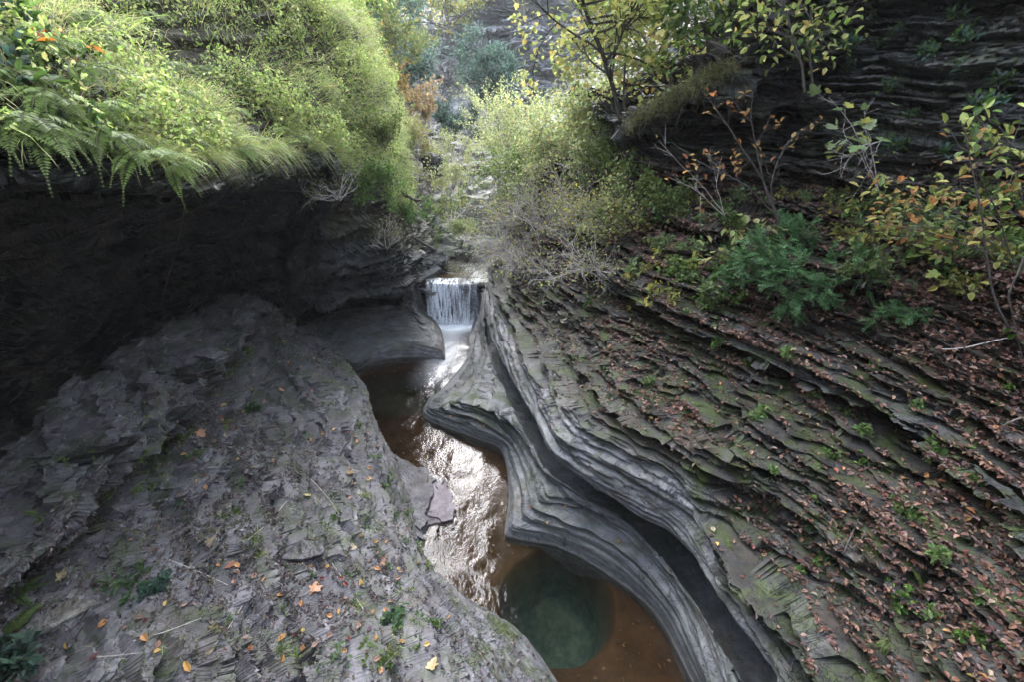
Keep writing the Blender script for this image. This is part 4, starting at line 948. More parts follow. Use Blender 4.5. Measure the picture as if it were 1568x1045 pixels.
# --- yellow tree and its neighbours (trunks traced in space at the bank edge)
def ypath(pts, y0, dy=0.0): return np.array([Yd(u, v, y0+dy*i) for i, (u, v) in enumerate(pts)])
p = ypath([(975, 345), (968, 300), (960, 240), (952, 190), (938, 130), (922, 80), (905, 40), (893, 5), (880, -40), (872, -90)], 8.6, .05)
tree('broadleaf_tree', 'slender yellow leaved tree leaning left over the thicket', p[0], 4, .055, (1.5, 26, .42), YEL, 4300, .08, [3, 3, 1, 3], path=p, bark='dark_bark', shape='maple', ratio=.95, flat=.75)
p = ypath([(985, 350), (975, 280), (962, 210), (955, 140), (958, 80), (962, 20), (965, -50)], 8.9, .05)
tree('broadleaf_tree', 'thin upright sapling just right of the leaning yellow tree', p[0], 4, .028, (1.0, 16, .35), YEL+YG, 1600, .085, path=p, bark='bark', shape='maple', ratio=.95, flat=.75)
p = ypath([(955, 280), (945, 200), (935, 150), (940, 90), (950, 40), (955, -30)], 9.2, .05)
tree('broadleaf_tree', 'thin grey sapling behind the leaning yellow tree', p[0], 4, .02, (1.0, 14, .4), YEL, 1400, .085, path=p, bark='bark', shape='maple', ratio=.95, flat=.75)
# --- green saplings on the grassy outcrop above the recess
for pts, y0, r_, lab in (([(1100, 118), (1098, 60), (1105, 0), (1100, -60)], 7.6, .022, 'left green sapling on the grassy outcrop above the recess'),
                  ([(1122, 112), (1120, 50), (1118, 0), (1125, -60)], 7.7, .018, 'green sapling in the middle of the grassy outcrop'),
                  ([(1140, 108), (1150, 50), (1148, -10), (1155, -60)], 7.9, .016, 'right green sapling on the grassy outcrop above the recess')):
    p = ypath(pts, y0)
    tree('broadleaf_tree', lab, p[0], 3, r_, (.8, 15, .3), GRN+[(.14, .2, .04), (.2, .26, .05)], 750, .10, path=p, bark='dark_bark', shape='oval', flat=.7)
p = ypath([(1232, 140), (1228, 100), (1215, 60), (1205, 20), (1190, -20), (1180, -60)], 6.2)
tree('broadleaf_tree', 'thin pale sapling with few yellow green leaves against the right cliff', p[0], 3, .016, (.6, 14, .25), YEL+YG, 260, .09, path=p, bark='bark', flat=.7)
p = ypath([(1245, 132), (1240, 90), (1243, 40), (1240, -10), (1248, -60)], 6.3)
tree('broadleaf_tree', 'second thin sapling close to the right cliff', p[0], 3, .012, (.5, 10, .3), YEL+YG, 160, .09, path=p, bark='bark', flat=.7)
# grass cap of the outcrop
bu = [(965, 190), (1000, 168), (1030, 150), (1060, 132), (1090, 115), (1115, 103)]
mb = MB()
for a, b in zip(bu[:-1], bu[1:]):
    for t in np.linspace(0, 1, 9):
        u, v = a[0]+(b[0]-a[0])*t, a[1]+(b[1]-a[1])*t
        q, nn, dd = hit(u, v)
        if q is None: continue
        P = q+RNG.normal(0, .07, (90, 3)); blades(mb, P, np.array([-.15, -.6, .5])+RNG.normal(0, .4, P.shape), RNG.uniform(.06, .20, 90), .006, [(.3, .26, .12), (.2, .24, .07), (.14, .12, .06)], None, .7)
stuff('dry_grass', mb, 'leaf', 'dry straw coloured grass capping the outcrop over the dark recess')
# --- bare shrub with orange leaves in front of the dark recess
def wands(name, lab, cat, stems, leafcols, lsize, nleaf, r0=.008, mat='bark', shape='oval', side=.22, ratio=.6, group=None, droop=-.1, flat=.8, stemcol=None, nside=6):
    """stems given as point lists in space; side twigs carry the leaves"""
    base = stems[0][0]; o = empty(name, base, lab, cat, group); ms, tips = MB(), []
    for s in stems:
        s = np.asarray(s)-base; t = np.linspace(0, len(s)-1, 14); s = pchip(s, t); s += np.cumsum(RNG.normal(0, .006, s.shape), 0)
        tube(ms, s, r0, r0*.35, (.1, .08, .06), 5)
        for k in range(nside):
            i = RNG.integers(4, len(s)-1); d = nrm(nrm(s[i+1]-s[i])*.7+RNG.normal(0, .6, 3)+np.array([0, 0, .1]))
            branches(ms, s[i], d, side*RNG.uniform(.5, 1.4), r0*.4, 1, tips, (1, 3), .5, 0, .7, .3, .1, 4)
        tips.append((s[-1], nrm(s[-1]-s[-2])))
    ms.build('stems', M[mat], o)
    if nleaf:
        k = RNG.choice(len(tips), nleaf); mf = MB(); tipleaves(mf, [tips[i] for i in k], 1, lsize, leafcols, None, shape, ratio, lsize*.35, flat, droop)
        mf.build('leaves', M['leaf'], o)
    return o
def sp(pts, y0, dy=0): return [Yd(u, v, y0+dy*i) for i, (u, v) in enumerate(pts)]
wands('shrub', 'bare grey stemmed shrub with orange leaves in front of the dark recess', 'shrub',
      [sp([(1195, 350), (1172, 290), (1155, 230), (1148, 175), (1150, 140)], 6.0), sp([(1193, 345), (1165, 270), (1130, 220), (1095, 170), (1075, 145)], 6.0, .03), sp([(1195, 350), (1180, 280), (1200, 230), (1240, 190)], 6.0), sp([(1188, 330), (1140, 280), (1080, 250), (1035, 215)], 6.0, -.05)],
      ORG+[(.42, .28, .10)], .07, 90, .010, 'bark')
wands('shrub', 'leafless grey twigs left of the orange leaved shrub', 'shrub', [sp([(1110, 330), (1080, 290), (1050, 260), (1010, 215)], 6.4), sp([(1108, 330), (1060, 290), (1020, 270)], 6.4), sp([(1110, 330), (1100, 270), (1110, 230)], 6.4)], ORG, .08, 14, .006, 'twig')
wands('shrub', 'pale green maple sapling shoot with hanging twigs against the right cliff', 'shrub', [sp([(1350, 300), (1330, 250), (1300, 190), (1270, 150)], 5.4), sp([(1345, 290), (1330, 220), (1320, 160)], 5.4), sp([(1345, 290), (1310, 230), (1285, 215)], 5.4)],
      [(.30, .38, .18), (.22, .32, .12), (.42, .42, .12)], .125, 34, .006, 'twig', 'maple', .18, .95)
wands('shrub', 'drooping bare twigs under the pale maple shoot', 'shrub', [sp([(1350, 215), (1320, 225), (1300, 250), (1290, 270)], 5.3), sp([(1350, 215), (1340, 240), (1335, 265)], 5.3), sp([(1350, 215), (1310, 235), (1275, 240)], 5.3)], GRN, .05, 0, .005, 'twig')
HOR = [(.40, .40, .11), (.30, .35, .10), (.45, .24, .08), (.40, .19, .07), (.22, .30, .09), (.44, .36, .14)]
wands('shrub', 'wide shrub with orange and yellow leaves on level twigs against the right cliff', 'shrub',
      [sp([(1568, 395), (1500, 345), (1430, 320), (1370, 300), (1320, 285)], 4.3, .1), sp([(1568, 400), (1500, 360), (1440, 345), (1390, 340), (1330, 350)], 4.3, .1), sp([(1560, 330), (1490, 300), (1420, 285), (1360, 275)], 4.4, .1), sp([(1560, 400), (1480, 380), (1400, 360), (1330, 345)], 4.2, .1), sp([(1540, 380), (1470, 330), (1400, 315)], 4.3, .05)],
      HOR, .082, 260, .007, 'bark', 'oval', .25, .55, nside=9)
wands('shrub', 'green and orange leafed shrub at the right frame edge', 'shrub', [sp([(1560, 420), (1530, 340), (1500, 260), (1475, 190)], 4.0), sp([(1575, 330), (1540, 250), (1500, 215)], 4.0), sp([(1590, 260), (1555, 220), (1520, 205)], 4.0)], HOR+GRN+[(.3, .34, .08)], .082, 130, .007, 'bark', nside=8)
wands('sapling', 'tall thin bare stem rising at the right frame edge', 'sapling', [sp([(1560, 520), (1530, 460), (1515, 400), (1500, 320), (1485, 240), (1470, 190)], 3.7, .05)], YEL+GRN, .09, 20, .011, 'bark', nside=5)
wands('sapling', 'curved grey stem hanging at the right edge below the bank', 'sapling', [sp([(1568, 390), (1545, 450), (1550, 500), (1570, 560)], 3.4), ], GRN, .08, 4, .009, 'bark', nside=2)
wands('vine', 'curled bare vine at the right frame edge on the ledges', 'vine', [sp([(1568, 640), (1545, 650), (1537, 670), (1555, 690), (1570, 695)], 2.6)], GRN, .06, 0, .007, 'bark', nside=0)
wands('shrub', 'yellow green maple leaved shrub low on the bank right of the evergreen', 'shrub', [sp([(1360, 420), (1350, 390), (1345, 370)], 4.7), sp([(1400, 420), (1410, 390), (1390, 375)], 4.7), sp([(1460, 420), (1440, 395), (1415, 370)], 4.5)], [(.36, .42, .10), (.2, .28, .07)], .11, 26, .005, 'bark', 'maple', .15, .9)
wands('shrub', 'pale leaved shrub growing left above the evergreen bush', 'shrub', [sp([(1150, 420), (1145, 380), (1130, 350)], 5.9), sp([(1155, 420), (1165, 380), (1175, 355)], 5.8), sp([(1150, 420), (1120, 390), (1100, 380)], 5.9)], [(.32, .36, .16), (.24, .3, .10), (.4, .36, .14)], .10, 60, .005, 'bark', 'oval', .2, .7)
# --- dark green evergreen bush
def evergreen(lab, base, h, w, n):
    o = empty('evergreen_bush', base, lab, 'bush'); ms, mf = MB(), MB(); tips = []
    for i in range(16):
        a = RNG.uniform(0, 6.28); d = np.array([math.cos(a)*.75*w/h, math.sin(a)*.75*w/h-.1, RNG.uniform(.15, 1.1)])
        branches(ms, (0, 0, -.08), d, h*RNG.uniform(.4, .72), .009, 2, tips, (3, 5), .55, -.08, .55, .25, .05, 4)
    ms.build('stems', M['bark'], o)
    k = RNG.choice(len(tips), n); P = np.array([tips[i][0] for i in k]); D = np.array([tips[i][1] for i in k])
    for P_, D_ in ((P, D),):
        # sprays: flat rows of needles along short twigs
        n_ = len(P_); tw = nrm(D_+RNG.normal(0, .45, D_.shape)+np.array([0, 0, -.12])); ln = RNG.uniform(.06, .15, n_)
        for s_ in np.linspace(0, 1, 7):
            for sg in (-1, 1):
                Q = P_+tw*(ln*s_)[:, None]; sd = nrm(np.cross(tw, np.array([0, 0, 1.0])+RNG.normal(0, .1, tw.shape)))
                leaves(mf, Q, sd*sg+tw*.8, np.cross(sd, tw), .042*(1-.4*s_), .011, pal(n_, [(.06, .15, .05), (.09, .20, .07), (.03, .085, .03), (.11, .22, .07)]), 'slim')
    mf.build('foliage', M['needle'], o)
    return o
evergreen('dark green needled evergreen bush on the litter covered bank', at(1203, 428), .85, .95, 2000)
evergreen('small evergreen sprig on the ledge edge under the bank at the right', at(1400, 470), .32, .5, 260)
# --- undergrowth on the bank, each a plant of its own
lowp = [herb('leafy_plant', 'low green leafy plant among the litter of the planted right bank', (0, 0, -60+i), 5, .28, c, .065, 'low leafy plants on the right bank', ratio=.6, per=1) for i, c in enumerate((GRN+[(.16, .22, .06)], [(.2, .26, .10), (.14, .2, .08)], [(.34, .3, .08), (.2, .22, .06)]))]
cnt = 0
for i in range(400):
    u = RNG.uniform(960, 1560); v = RNG.uniform(300, 470)
    if 1140 < u < 1290 and v > 330: continue
    q_, n0, d0 = hit(u, v)
    if q_ is None or d0 > 9: continue
    if v > 430+RNG.uniform(-20, 20) and u > 1250: continue
    s = RNG.uniform(.7, 1.35)
    if cnt < 3: o = lowp[cnt]; o.location = q_; o.scale = (s, s, s)
    else: copy_tree(lowp[cnt % 3], q_, (RNG.normal(0, .2)-.2, RNG.normal(0, .2), RNG.uniform(0, 6.28)), s)
    cnt += 1
    if cnt >= 130: break
lows = [herb('leafy_plant', 'small leafy plant rooted in a crack of the bedded right slope', (0, 0, -70+i), 3, .12, c, .048, 'small plants on the right slope', ratio=.6, per=1) for i, c in enumerate((GRN+[(.16, .22, .05)], [(.12, .2, .06), (.2, .28, .1)]))]
RS = [(1105, 525), (1200, 540), (1140, 560), (1165, 630), (1230, 590), (1240, 612), (1300, 640), (1325, 660), (1265, 700), (1180, 720), (1420, 690), (1395, 620), (1490, 700), (1510, 745), (1545, 740), (1330, 560), (1270, 855), (1390, 780), (1400, 800), (1440, 955), (1270, 840), (1490, 910), (1380, 905), (1225, 870), (1510, 985), (1020, 520), (905, 465), (1045, 480), (930, 575), (1150, 645), (1315, 705), (1085, 660), (1250, 770), (1440, 850), (1540, 600), (1000, 590)]
for i, (u, v) in enumerate(RS):
    q_, n0, d0 = hit(u, v)
    s = RNG.uniform(.8, 1.4)
    if i < 2: o = lows[i]; o.location = q_; o.scale = (s, s, s)
    else: copy_tree(lows[i % 2], q_, (RNG.normal(0, .2), RNG.normal(0, .2)-.25, RNG.uniform(0, 6.28)), s)
sf = [fern('fern', 'small light green fern growing on a ledge of the right slope', (0, 0, -80-i), 5, .17, (.14, .19, .05), .2, None, 6.28, 'small ferns on the right slope') for i in range(2)]
for i, (u, v) in enumerate(((1360, 985), (1455, 970), (1185, 845), (1320, 795), (1340, 830), (1425, 785), (1480, 645), (1100, 590), (1250, 930), (1500, 810), (1230, 665), (1180, 690), (1395, 870), (1110, 830), (1545, 655), (1060, 620))):
    q_, n0, d0 = hit(u, v); s = RNG.uniform(.7, 1.3)
    if i < 2: o = sf[i]; o.location = q_; o.scale = (s, s, s)
    else: copy_tree(sf[i % 2], q_, (RNG.normal(0, .2), -.3, RNG.uniform(0, 6.28)), s)
# ================================================================== LEFT BENCH: plants, stones, sticks
def put(protos, spots, group=None, smin=.8, smax=1.3, tilt=.2):
    for i, (u, v) in enumerate(spots):
        q_, n0, d0 = hit(u, v); s = RNG.uniform(smin, smax)
        if q_ is None: continue
        if i < len(protos): o = protos[i]; o.location = q_; o.scale = (s, s, s)
        else: copy_tree(protos[i % len(protos)], q_, (RNG.normal(0, tilt), RNG.normal(0, tilt)+.15, RNG.uniform(0, 6.28)), s)
bl = [herb('leafy_plant', 'small green plant sprouting between the shale plates of the left bench', (0, 0, -90-i), 3, .10, c, .042, 'small plants on the left bench', ratio=.55, per=1) for i, c in enumerate((GRN+[(.12, .18, .04)], [(.10, .17, .08), (.16, .24, .1)]))]
put(bl, [(505, 800), (590, 870), (600, 960), (545, 925), (640, 985), (520, 1010), (575, 1020), (400, 700), (365, 560), (395, 625), (545, 655), (470, 665), (355, 790), (560, 810), (515, 760), (620, 830), (650, 870), (605, 790), (440, 940), (330, 960), (470, 885), (540, 880), (610, 900), (640, 940), (660, 960), (440, 590), (500, 620), (420, 560), (380, 545), (365, 740), (300, 700), (250, 725), (225, 750), (275, 770), (590, 740), (565, 700)])
bf = [fern('fern', 'small fern growing at the foot of the rock rib on the left', (0, 0, -100-i), 6, .17, (.13, .19, .05), .2, None, 6.28, 'small ferns along the left rock rib') for i in range(2)]
put(bf, [(105, 835), (210, 745), (140, 690), (105, 700), (60, 790), (470, 965), (560, 985), (455, 1010), (215, 700), (180, 820), (345, 650), (115, 845)])
# bigger ones at the lower left corner
fern('fern', 'large dark fern in the lower left corner', at(15, 975), 7, .36, (.085, .13, .03), .3, .3, 4)
fern('fern', 'green fern at the left edge above the corner fern', at(22, 915), 6, .24, (.07, .13, .03), .2, .5, 5)
herb('leafy_plant', 'blue green leafy plant in the lower left corner under the large fern', at(30, 1015), 6, .26, TEAL, .10)
herb('leafy_plant', 'long leaved dark plant beside the pale stone on the left bench', at(215, 890), 5, .20, [(.09, .16, .07), (.13, .20, .09)], .10, ratio=.3, per=1)
herb('leafy_plant', 'plant with round blue green leaves right of the pale stone', at(238, 905), 5, .16, TEAL, .075, ratio=.8)
herb('leafy_plant', 'small plant with rounded green leaves near the red leaf on the bench', at(600, 955), 4, .12, [(.09, .16, .08), (.13, .2, .1)], .07, ratio=.8)
herb('leafy_plant', 'dark leafy plant against the foot of the cave wall', at(385, 630), 4, .2, [(.05, .1, .04)], .06)
def tuft(lab, base, n, L, cols, group=None):
    o = empty('grass_tuft', base, lab, 'grass tuft', group); mb = MB()
    blades(mb, RNG.normal(0, .03, (n, 3))*[1, 1, .2], np.array([0, 0, .8])+RNG.normal(0, .5, (n, 3)), L*RNG.uniform(.5, 1.2, n), .004, cols, None, .7)
    mb.build('blades', M['leaf'], o); return o
gt = [tuft('small tuft of grass rooted on the left rock bench', (0, 0, -110-i), 70, .16, c, 'grass tufts on the left bench') for i, c in enumerate((GRN+YG, YG+[(.26, .22, .09)]))]
put(gt, [(390, 830), (400, 850), (640, 845), (655, 865), (340, 540), (375, 535), (350, 575), (300, 660), (280, 675), (215, 700), (165, 760), (150, 800), (580, 850), (600, 1000), (430, 1000), (630, 905), (250, 690), (545, 930), (640, 800), (560, 760)])
ct = [tuft('grassy tuft clinging to the cave wall under the left overhang', (0, 0, -120), 110, .2, [(.12, .13, .05), (.08, .1, .03)])]
o = ct[0]; o.location = at(352, 318)
# stones
def stone(lab, u, v, size, seed, mat='bench', rot=0, **k):
    q_ = at(u, v); return rock('stone', lab, q_, size, seed, mat, rot, **k)
stone('pale weathered stone block lying in the lower left corner of the bench', 95, 945, (.22, .10, .08), 3, 'lichen', .55)
stone('broken dark rock chunk over a hollow in the middle of the bench', 468, 848, (.22, .13, .09), 5, 'bench', .3, attrs=(0, .4, .2))
stone('small block beside the broken rock chunk on the bench', 510, 852, (.10, .08, .06), 6, 'bench', .2)
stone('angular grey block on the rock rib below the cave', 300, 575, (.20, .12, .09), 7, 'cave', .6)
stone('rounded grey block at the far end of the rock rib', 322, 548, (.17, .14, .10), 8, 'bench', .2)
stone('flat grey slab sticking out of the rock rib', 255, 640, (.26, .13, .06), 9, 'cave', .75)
stone('long slab lying on the rock rib near the left edge', 150, 695, (.28, .14, .07), 10, 'cave', .8)
stone('pale ledge block between the rib and the long leaved plant', 120, 845, (.22, .08, .05), 11, 'bench', .9)
stone('small pale stone at the foot of the cave wall', 348, 548, (.12, .10, .06), 12, 'lichen', .1)
stone('flat boulder on the ledges above the waterfall at the left', 655, 440, (.42, .3, .10), 17, 'far', .1)
stone('dark boulder in the upper part of the dry ledges', 655, 255, (.6, .5, .35), 18, 'cave', .1)
# purple slab at water level: a flat ledge
def slab(name, lab, outline, z0, z1, mat):
    P = np.array([Z(u, v, z1)[:2] for u, v in outline]); n = len(P); t = np.linspace(0, n, n*14, endpoint=False)
    Pc = np.concatenate([P, P[:1]]); i = t.astype(int); f = (t-i)[:, None]; E = Pc[i]*(1-f)+Pc[i+1]*f
    c = E.mean(0); rings = []; nl = 4; prof = []
    for k in range(nl):
        za, zb = z0+(z1-z0)*k/nl, z0+(z1-z0)*(k+1)/nl; sc_ = 1.06-.10*k
        prof += [(sc_, za, k), (sc_, zb-.006, k), (sc_-.012, zb, k)]+([(sc_-.04, zb, k), (sc_-.07, zb, k)] if k < nl-1 else [(s_, zb, k) for s_ in (.68, .62, .55, .48, .4, .3, .2, .1, .01)])
    for s, z, k in prof:
        ee = c+(E-c)*s; w_ = min(1, s*1.2)
        ee = ee+w_*.07*np.stack([np.tanh(2.5*vn(ee[:, 0]*4, ee[:, 1]*4, k*9.1, 3)), np.tanh(2.5*vn(ee[:, 0]*4, ee[:, 1]*4, k*9.1, 4))], 1)+w_*.02*np.stack([vn(ee[:, 0]*22, ee[:, 1]*22, k*5.0, 6), vn(ee[:, 0]*22, ee[:, 1]*22, k*5.0, 7)], 1)
        rings.append(np.concatenate([ee, (z+.015*fbm(ee[:, 0]*6, ee[:, 1]*6, 0, 4, 5))[:, None]], 1))
    G_ = np.array(rings); G_ = np.concatenate([G_, G_[:, :1]], 1)
    z = 0*G_[..., 0]
    return tag(grid_obj(name, G_, M[mat], attrs={'polish': z+.1, 'moss': z+.2, 'soil': z}), lab, 'rock')
PURP = rock_mat('purple_grey_slate', (.08, .065, .07), (.17, .14, .15), (.24, .20, .21), moss=.2, brown=.3); M['purple'] = PURP
slab('rock_slab', 'flat purple grey slab at the water edge of the left bench', [(672, 728), (690, 752), (697, 775), (694, 795), (670, 805), (650, 800), (655, 760)], -.05, .06, 'purple')
slab('rock_slab', 'stepped grey ledge between the bench and the purple slab', [(600, 690), (640, 712), (670, 735), (662, 790), (655, 815), (640, 835), (610, 810), (590, 740)], -.05, .12, 'bench')
for i, (u, v, h, w, y, cols, per) in enumerate(((700, 300, 1.3, 1.3, 15.2, PALE2, 3), (690, 340, 1.0, 1.0, 14.2, PALE+GRN, 3), (715, 365, .8, .9, 13.4, [(.2, .26, .09), (.3, .32, .12)], 2), (625, 290, .9, 1.0, 14.5, [(.34, .34, .14), (.24, .28, .09)], 3), (618, 345, .8, .9, 13.2, [(.16, .24, .07), (.28, .3, .1)], 3), (700, 255, 1.8, 1.8, 19, PALE2, 4), (620, 250, 1.4, 1.4, 17, PALE, 4), (680, 290, .7, .8, 16.5, PALE, 2), (760, 230, 2.0, 1.8, 17, PALE2, 4))):
    bush(['pale bush overhanging the dry ledges from the right thicket', 'airy bush at the right side of the dry ledges', 'small leafy bush beside the dark crack above the pool', 'pale green bush at the left edge of the dry ledges', 'light green bush between the two fallen logs', 'pale bush at the top of the dry ledges on the right', 'yellowish bush at the top left of the dry ledges', 'thin bush growing on the dry ledges themselves', 'tall pale bush at the far end of the right thicket'][i], u, v, y, h, w, cols, 10, per, .06, stemmat='twig')
# --- dead sticks and logs
def stick(lab, pts, r, y=None, name='dead_branch', mat='twig', cat='branch', group=None):
    P = np.array([(Yd(u, v, y+.02*i) if y else at(u, v)+np.array([0, 0, .02])) for i, (u, v) in enumerate(pts)]); b = P[0].copy(); P = pchip(P-b, np.linspace(0, len(P)-1, 16)); P += np.cumsum(RNG.normal(0, r*.25, P.shape), 0)
    mb = MB(); tube(mb, P, r, r*.6, (.1, .1, .1), 7)
    for k in range(2):
        i = RNG.integers(4, 13); tube(mb, curve(P[i], nrm(P[i+1]-P[i])+RNG.normal(0, .5, 3), r*14, 5, .2), r*.45, r*.15, (.1, .1, .1), 4)
    o = mb.build(name, M[mat]); o.location = b; return tag(o, lab, cat, group)
stick('dark fallen log sloping down across the green bush left of the ledges', [(572, 262), (600, 285), (625, 302), (642, 310)], .045, 10.6, 'fallen_log', 'dark_bark', 'log')
stick('lower fallen log resting on the rocks left of the waterfall', [(592, 330), (615, 348), (640, 365), (665, 382)], .045, 11.0, 'fallen_log', 'dark_bark', 'log')
stick('small log lying across the dry ledges', [(640, 318), (652, 312), (664, 302)], .03, 14.5, 'fallen_log', 'dark_bark', 'log')
stick('pale stick lying across the water at the top of the fall', [(708, 428), (722, 418), (740, 405)], .012, 11.9)
stick('pale forked dead branch on the twig thicket', [(880, 345), (915, 350), (945, 360), (965, 375)], .018, 8.3)
stick('thin pale stick standing in the crack of the rib', [(146, 790), (150, 765), (152, 742)], .018)
for i, (a, b) in enumerate((((260, 860), (350, 900)), ((615, 800), (560, 850)), ((205, 985), (310, 950)), ((505, 860), (590, 1000)), ((330, 990), (385, 905)), ((380, 830), (440, 770)), ((470, 730), (520, 790)), ((140, 1010), (230, 1000)))):
    lab = ['thin dry twig pointing at the maple leaf on the bench', 'thin twig sloping to the bench edge by the slab', 'twig lying near the lower left corner of the bench', 'long twig running down to the bottom of the bench', 'short twig left of the broken rock chunk', 'twig above the broken rock chunk', 'twig among the orange leaves in the middle of the bench', 'fine twig below the pale stone'][i]
    stick(lab, [a, ((a[0]+b[0])/2+4, (a[1]+b[1])/2), b], .0045)
stick('pale bare branch lying on the broken ledge at the right', [(1425, 538), (1480, 535), (1550, 518)], .008)
stick('thin dark stick on the right slope below the litter patch', [(1090, 755), (1115, 750), (1145, 735)], .007, mat='bark')
stick('thin dead twig on the lower right ledges', [(1290, 850), (1310, 800), (1318, 765)], .005, mat='bark')
# --- roots hanging in the cave
for pts, lab in (([(287, 262), (285, 330), (283, 400), (283, 470)], 'long thin root hanging down inside the left cave'), ([(280, 262), (296, 310), (301, 340), (300, 358)], 'curved pale root hanging under the left overhang'), ([(158, 300), (156, 360), (152, 420)], 'faint root hanging in the darkest part of the cave')):
    P = np.array([Yd(u, v, 5.6) for u, v in pts]); b = P[0].copy(); mb = MB(); P = pchip(P-b, np.linspace(0, len(P)-1, 18)); tube(mb, P+np.cumsum(np.cumsum(RNG.normal(0, .006, P.shape), 0), 0)*.6, .005, .002, (.1, .1, .1), 4)
    o = mb.build('hanging_root', M['bark']); o.location = b; tag(o, lab, 'root')
# ================================================================== WATERFALL
wf, nt_ = mat_new('falling_water'); q = NT(nt_)
pos = q.n('ShaderNodeNewGeometry').outputs['Position']
st = q.noise(q.n('ShaderNodeMapping', inp={'Vector': pos, 'Scale': (17, 3, 1.1)}).outputs[0], 1.0, 5, .75)
br = q.noise(pos, 30, 3, .7)
fac = q.math('MULTIPLY', q.ramp(st, [(.41, 0.0), (.57, 1.0)]), q.ramp(br, [(.3, .35), (.6, 1.0)]))
mxx = q.n('ShaderNodeMixShader', inp={0: q.math('MULTIPLY', fac, q.attr('dens'), True), 1: q.n('ShaderNodeBsdfTransparent').outputs[0], 2: q.n('ShaderNodeBsdfPrincipled', inp={'Base Color': (.82, .86, .92, 1), 'Roughness': .25, 'Transmission Weight': 0.0}).outputs[0]})
q.n('ShaderNodeOutputMaterial', inp={0: mxx.outputs[0]}); M['fall'] = wf
fo = empty('waterfall', Yd(690, 490, 11.45), 'small white waterfall dropping over the dark sill into the stream', 'waterfall')
x0, x1 = Yd(650, 435, 11.5)[0], Yd(733, 435, 11.5)[0]
X, S = np.meshgrid(np.linspace(x0, x1, 150), np.linspace(0, 1, 70))
xr = (X-x0)/(x1-x0)
for j, oy in enumerate((0, -.05)):
    Yv = 11.60-.26*np.sqrt(S)*(1+.25*vn(X*5, 0, 0, 41+j))-.03*vn(X*16, S*1.5, 0, 42)+oy*S
    Zv = 1.085-1.10*np.clip(S-.10, 0, 1)**1.5/(.9**1.5)-.02*S
    Yv = np.where(S < .1, Yv+.25*(.1-S)/.1, Yv)
    dens = np.clip(1+.55*vn(X*3.2, 0, 0, 47)+.4*vn(X*9, S*2, 0, 48), .05, 1.6)*np.interp(xr, [0, .04, .3, .6, .78, .88, 1], [0, 1.2, 1.5, 1.2, .9, .35, .06])*np.interp(S, [0, .1, .3, 1], [.35, .9, 1, 1.1])
    G_ = np.stack([X+.01*vn(X*9, S*4, 0, 43+j), Yv, Zv], -1)-np.array(fo.location)
    grid_obj('water_veil', G_, M['fall'], smooth=True, attrs={'dens': dens}, parent=fo)
mb = MB()
n_ = 1800; xx = RNG.uniform(x0+.08, x1-.3, n_); P = np.stack([xx, 11.33+RNG.normal(0, .07, n_), np.abs(RNG.normal(0, .10, n_))*np.interp(xx, [x0, x1], [1.1, .5])], 1)-np.array(fo.location)
for sx in range(1):
    a = RNG.normal(0, 1, (n_, 3)); leaves(mb, P, a, RNG.normal(0, 1, (n_, 3)), .022, .02, (.8, .85, .9), 'slim')
fm, nt_ = mat_new('white_spray'); q = NT(nt_); q.n('ShaderNodeOutputMaterial', inp={0: q.n('ShaderNodeBsdfPrincipled', inp={'Base Color': (.85, .88, .92, 1), 'Roughness': .3}).outputs[0]})
mb.build('spray', fm, fo)
# ================================================================== FALLEN LEAVES, single ones
def leaf_proto(shape, cols, size, k):
    out_ = []
    for i in range(k):
        mb = MB(); leaves(mb, np.array([[0, -size/2, .004]]), np.array([[0, 1.0, .05]]), np.array([[RNG.normal(0, .15), 0, 1.0]]), size, size*(.95 if shape == 'maple' else RNG.uniform(.45, .7)), pal(1, cols, None, .12), shape)
        me = mb.mesh('fallen_leaf'); me.materials.append(M['dead_leaf']); out_.append(me)
    return out_
KIND = {'orange': (leaf_proto('oval', [(.36, .14, .06), (.30, .10, .05), (.42, .20, .08)], .066, 7)),
        'red': leaf_proto('oval', [(.13, .035, .03), (.19, .05, .035), (.09, .025, .026)], .060, 5),
        'yellow': leaf_proto('oval', [(.46, .32, .10), (.42, .25, .07)], .066, 5),
        'tan': leaf_proto('oval', [(.28, .18, .13), (.24, .13, .10), (.34, .24, .18)], .062, 6),
        'maple': leaf_proto('maple', [(.34, .24, .16), (.30, .14, .08), (.40, .31, .16)], .10, 6)}
LABL = {'left': {'orange': 'small orange fallen leaf lying on the left rock bench', 'red': 'small dark red fallen leaf lying on the left rock bench', 'yellow': 'yellow fallen leaf lying on the left rock bench', 'tan': 'tan fallen leaf lying on the left rock bench', 'maple': 'star shaped maple leaf fallen on the left rock bench'},
        'right': {'orange': 'orange fallen leaf on the ledges of the right slope', 'red': 'dark red fallen leaf on the ledges of the right slope', 'yellow': 'yellow fallen leaf on the ledges of the right slope', 'tan': 'tan fallen leaf on the ledges of the right slope', 'maple': 'star shaped maple leaf on the ledges of the right slope'},
        'polished': {'orange': 'orange fallen leaf on the smooth sculpted rock by the pools'}}
def drop(side, kind, u, v, s=1.0, lab=None):
    q_, n0, d0 = hit(u, v)
    if q_ is None or d0 > 16: return
    o = bpy.data.objects.new('fallen_leaf', KIND[kind][RNG.integers(len(KIND[kind]))]); COL.objects.link(o)
    zz_ = Vector(nrm(n0*.75+np.array([0, 0, .35])+RNG.normal(0, .2, 3))); o.rotation_mode = 'QUATERNION'
    from mathutils import Quaternion
    o.rotation_quaternion = zz_.to_track_quat('Z', 'Y') @ Quaternion((0, 0, 1), RNG.uniform(0, 6.28))
    o.location = q_+n0*.018; s *= RNG.uniform(.75, 1.3); o.scale = (s, s, s)
    tag(o, lab or LABL[side][kind], 'leaf', None if lab else f'{kind} leaves on the {side} '+('rock' if side == 'polished' else 'bench' if side == 'left' else 'slope'))
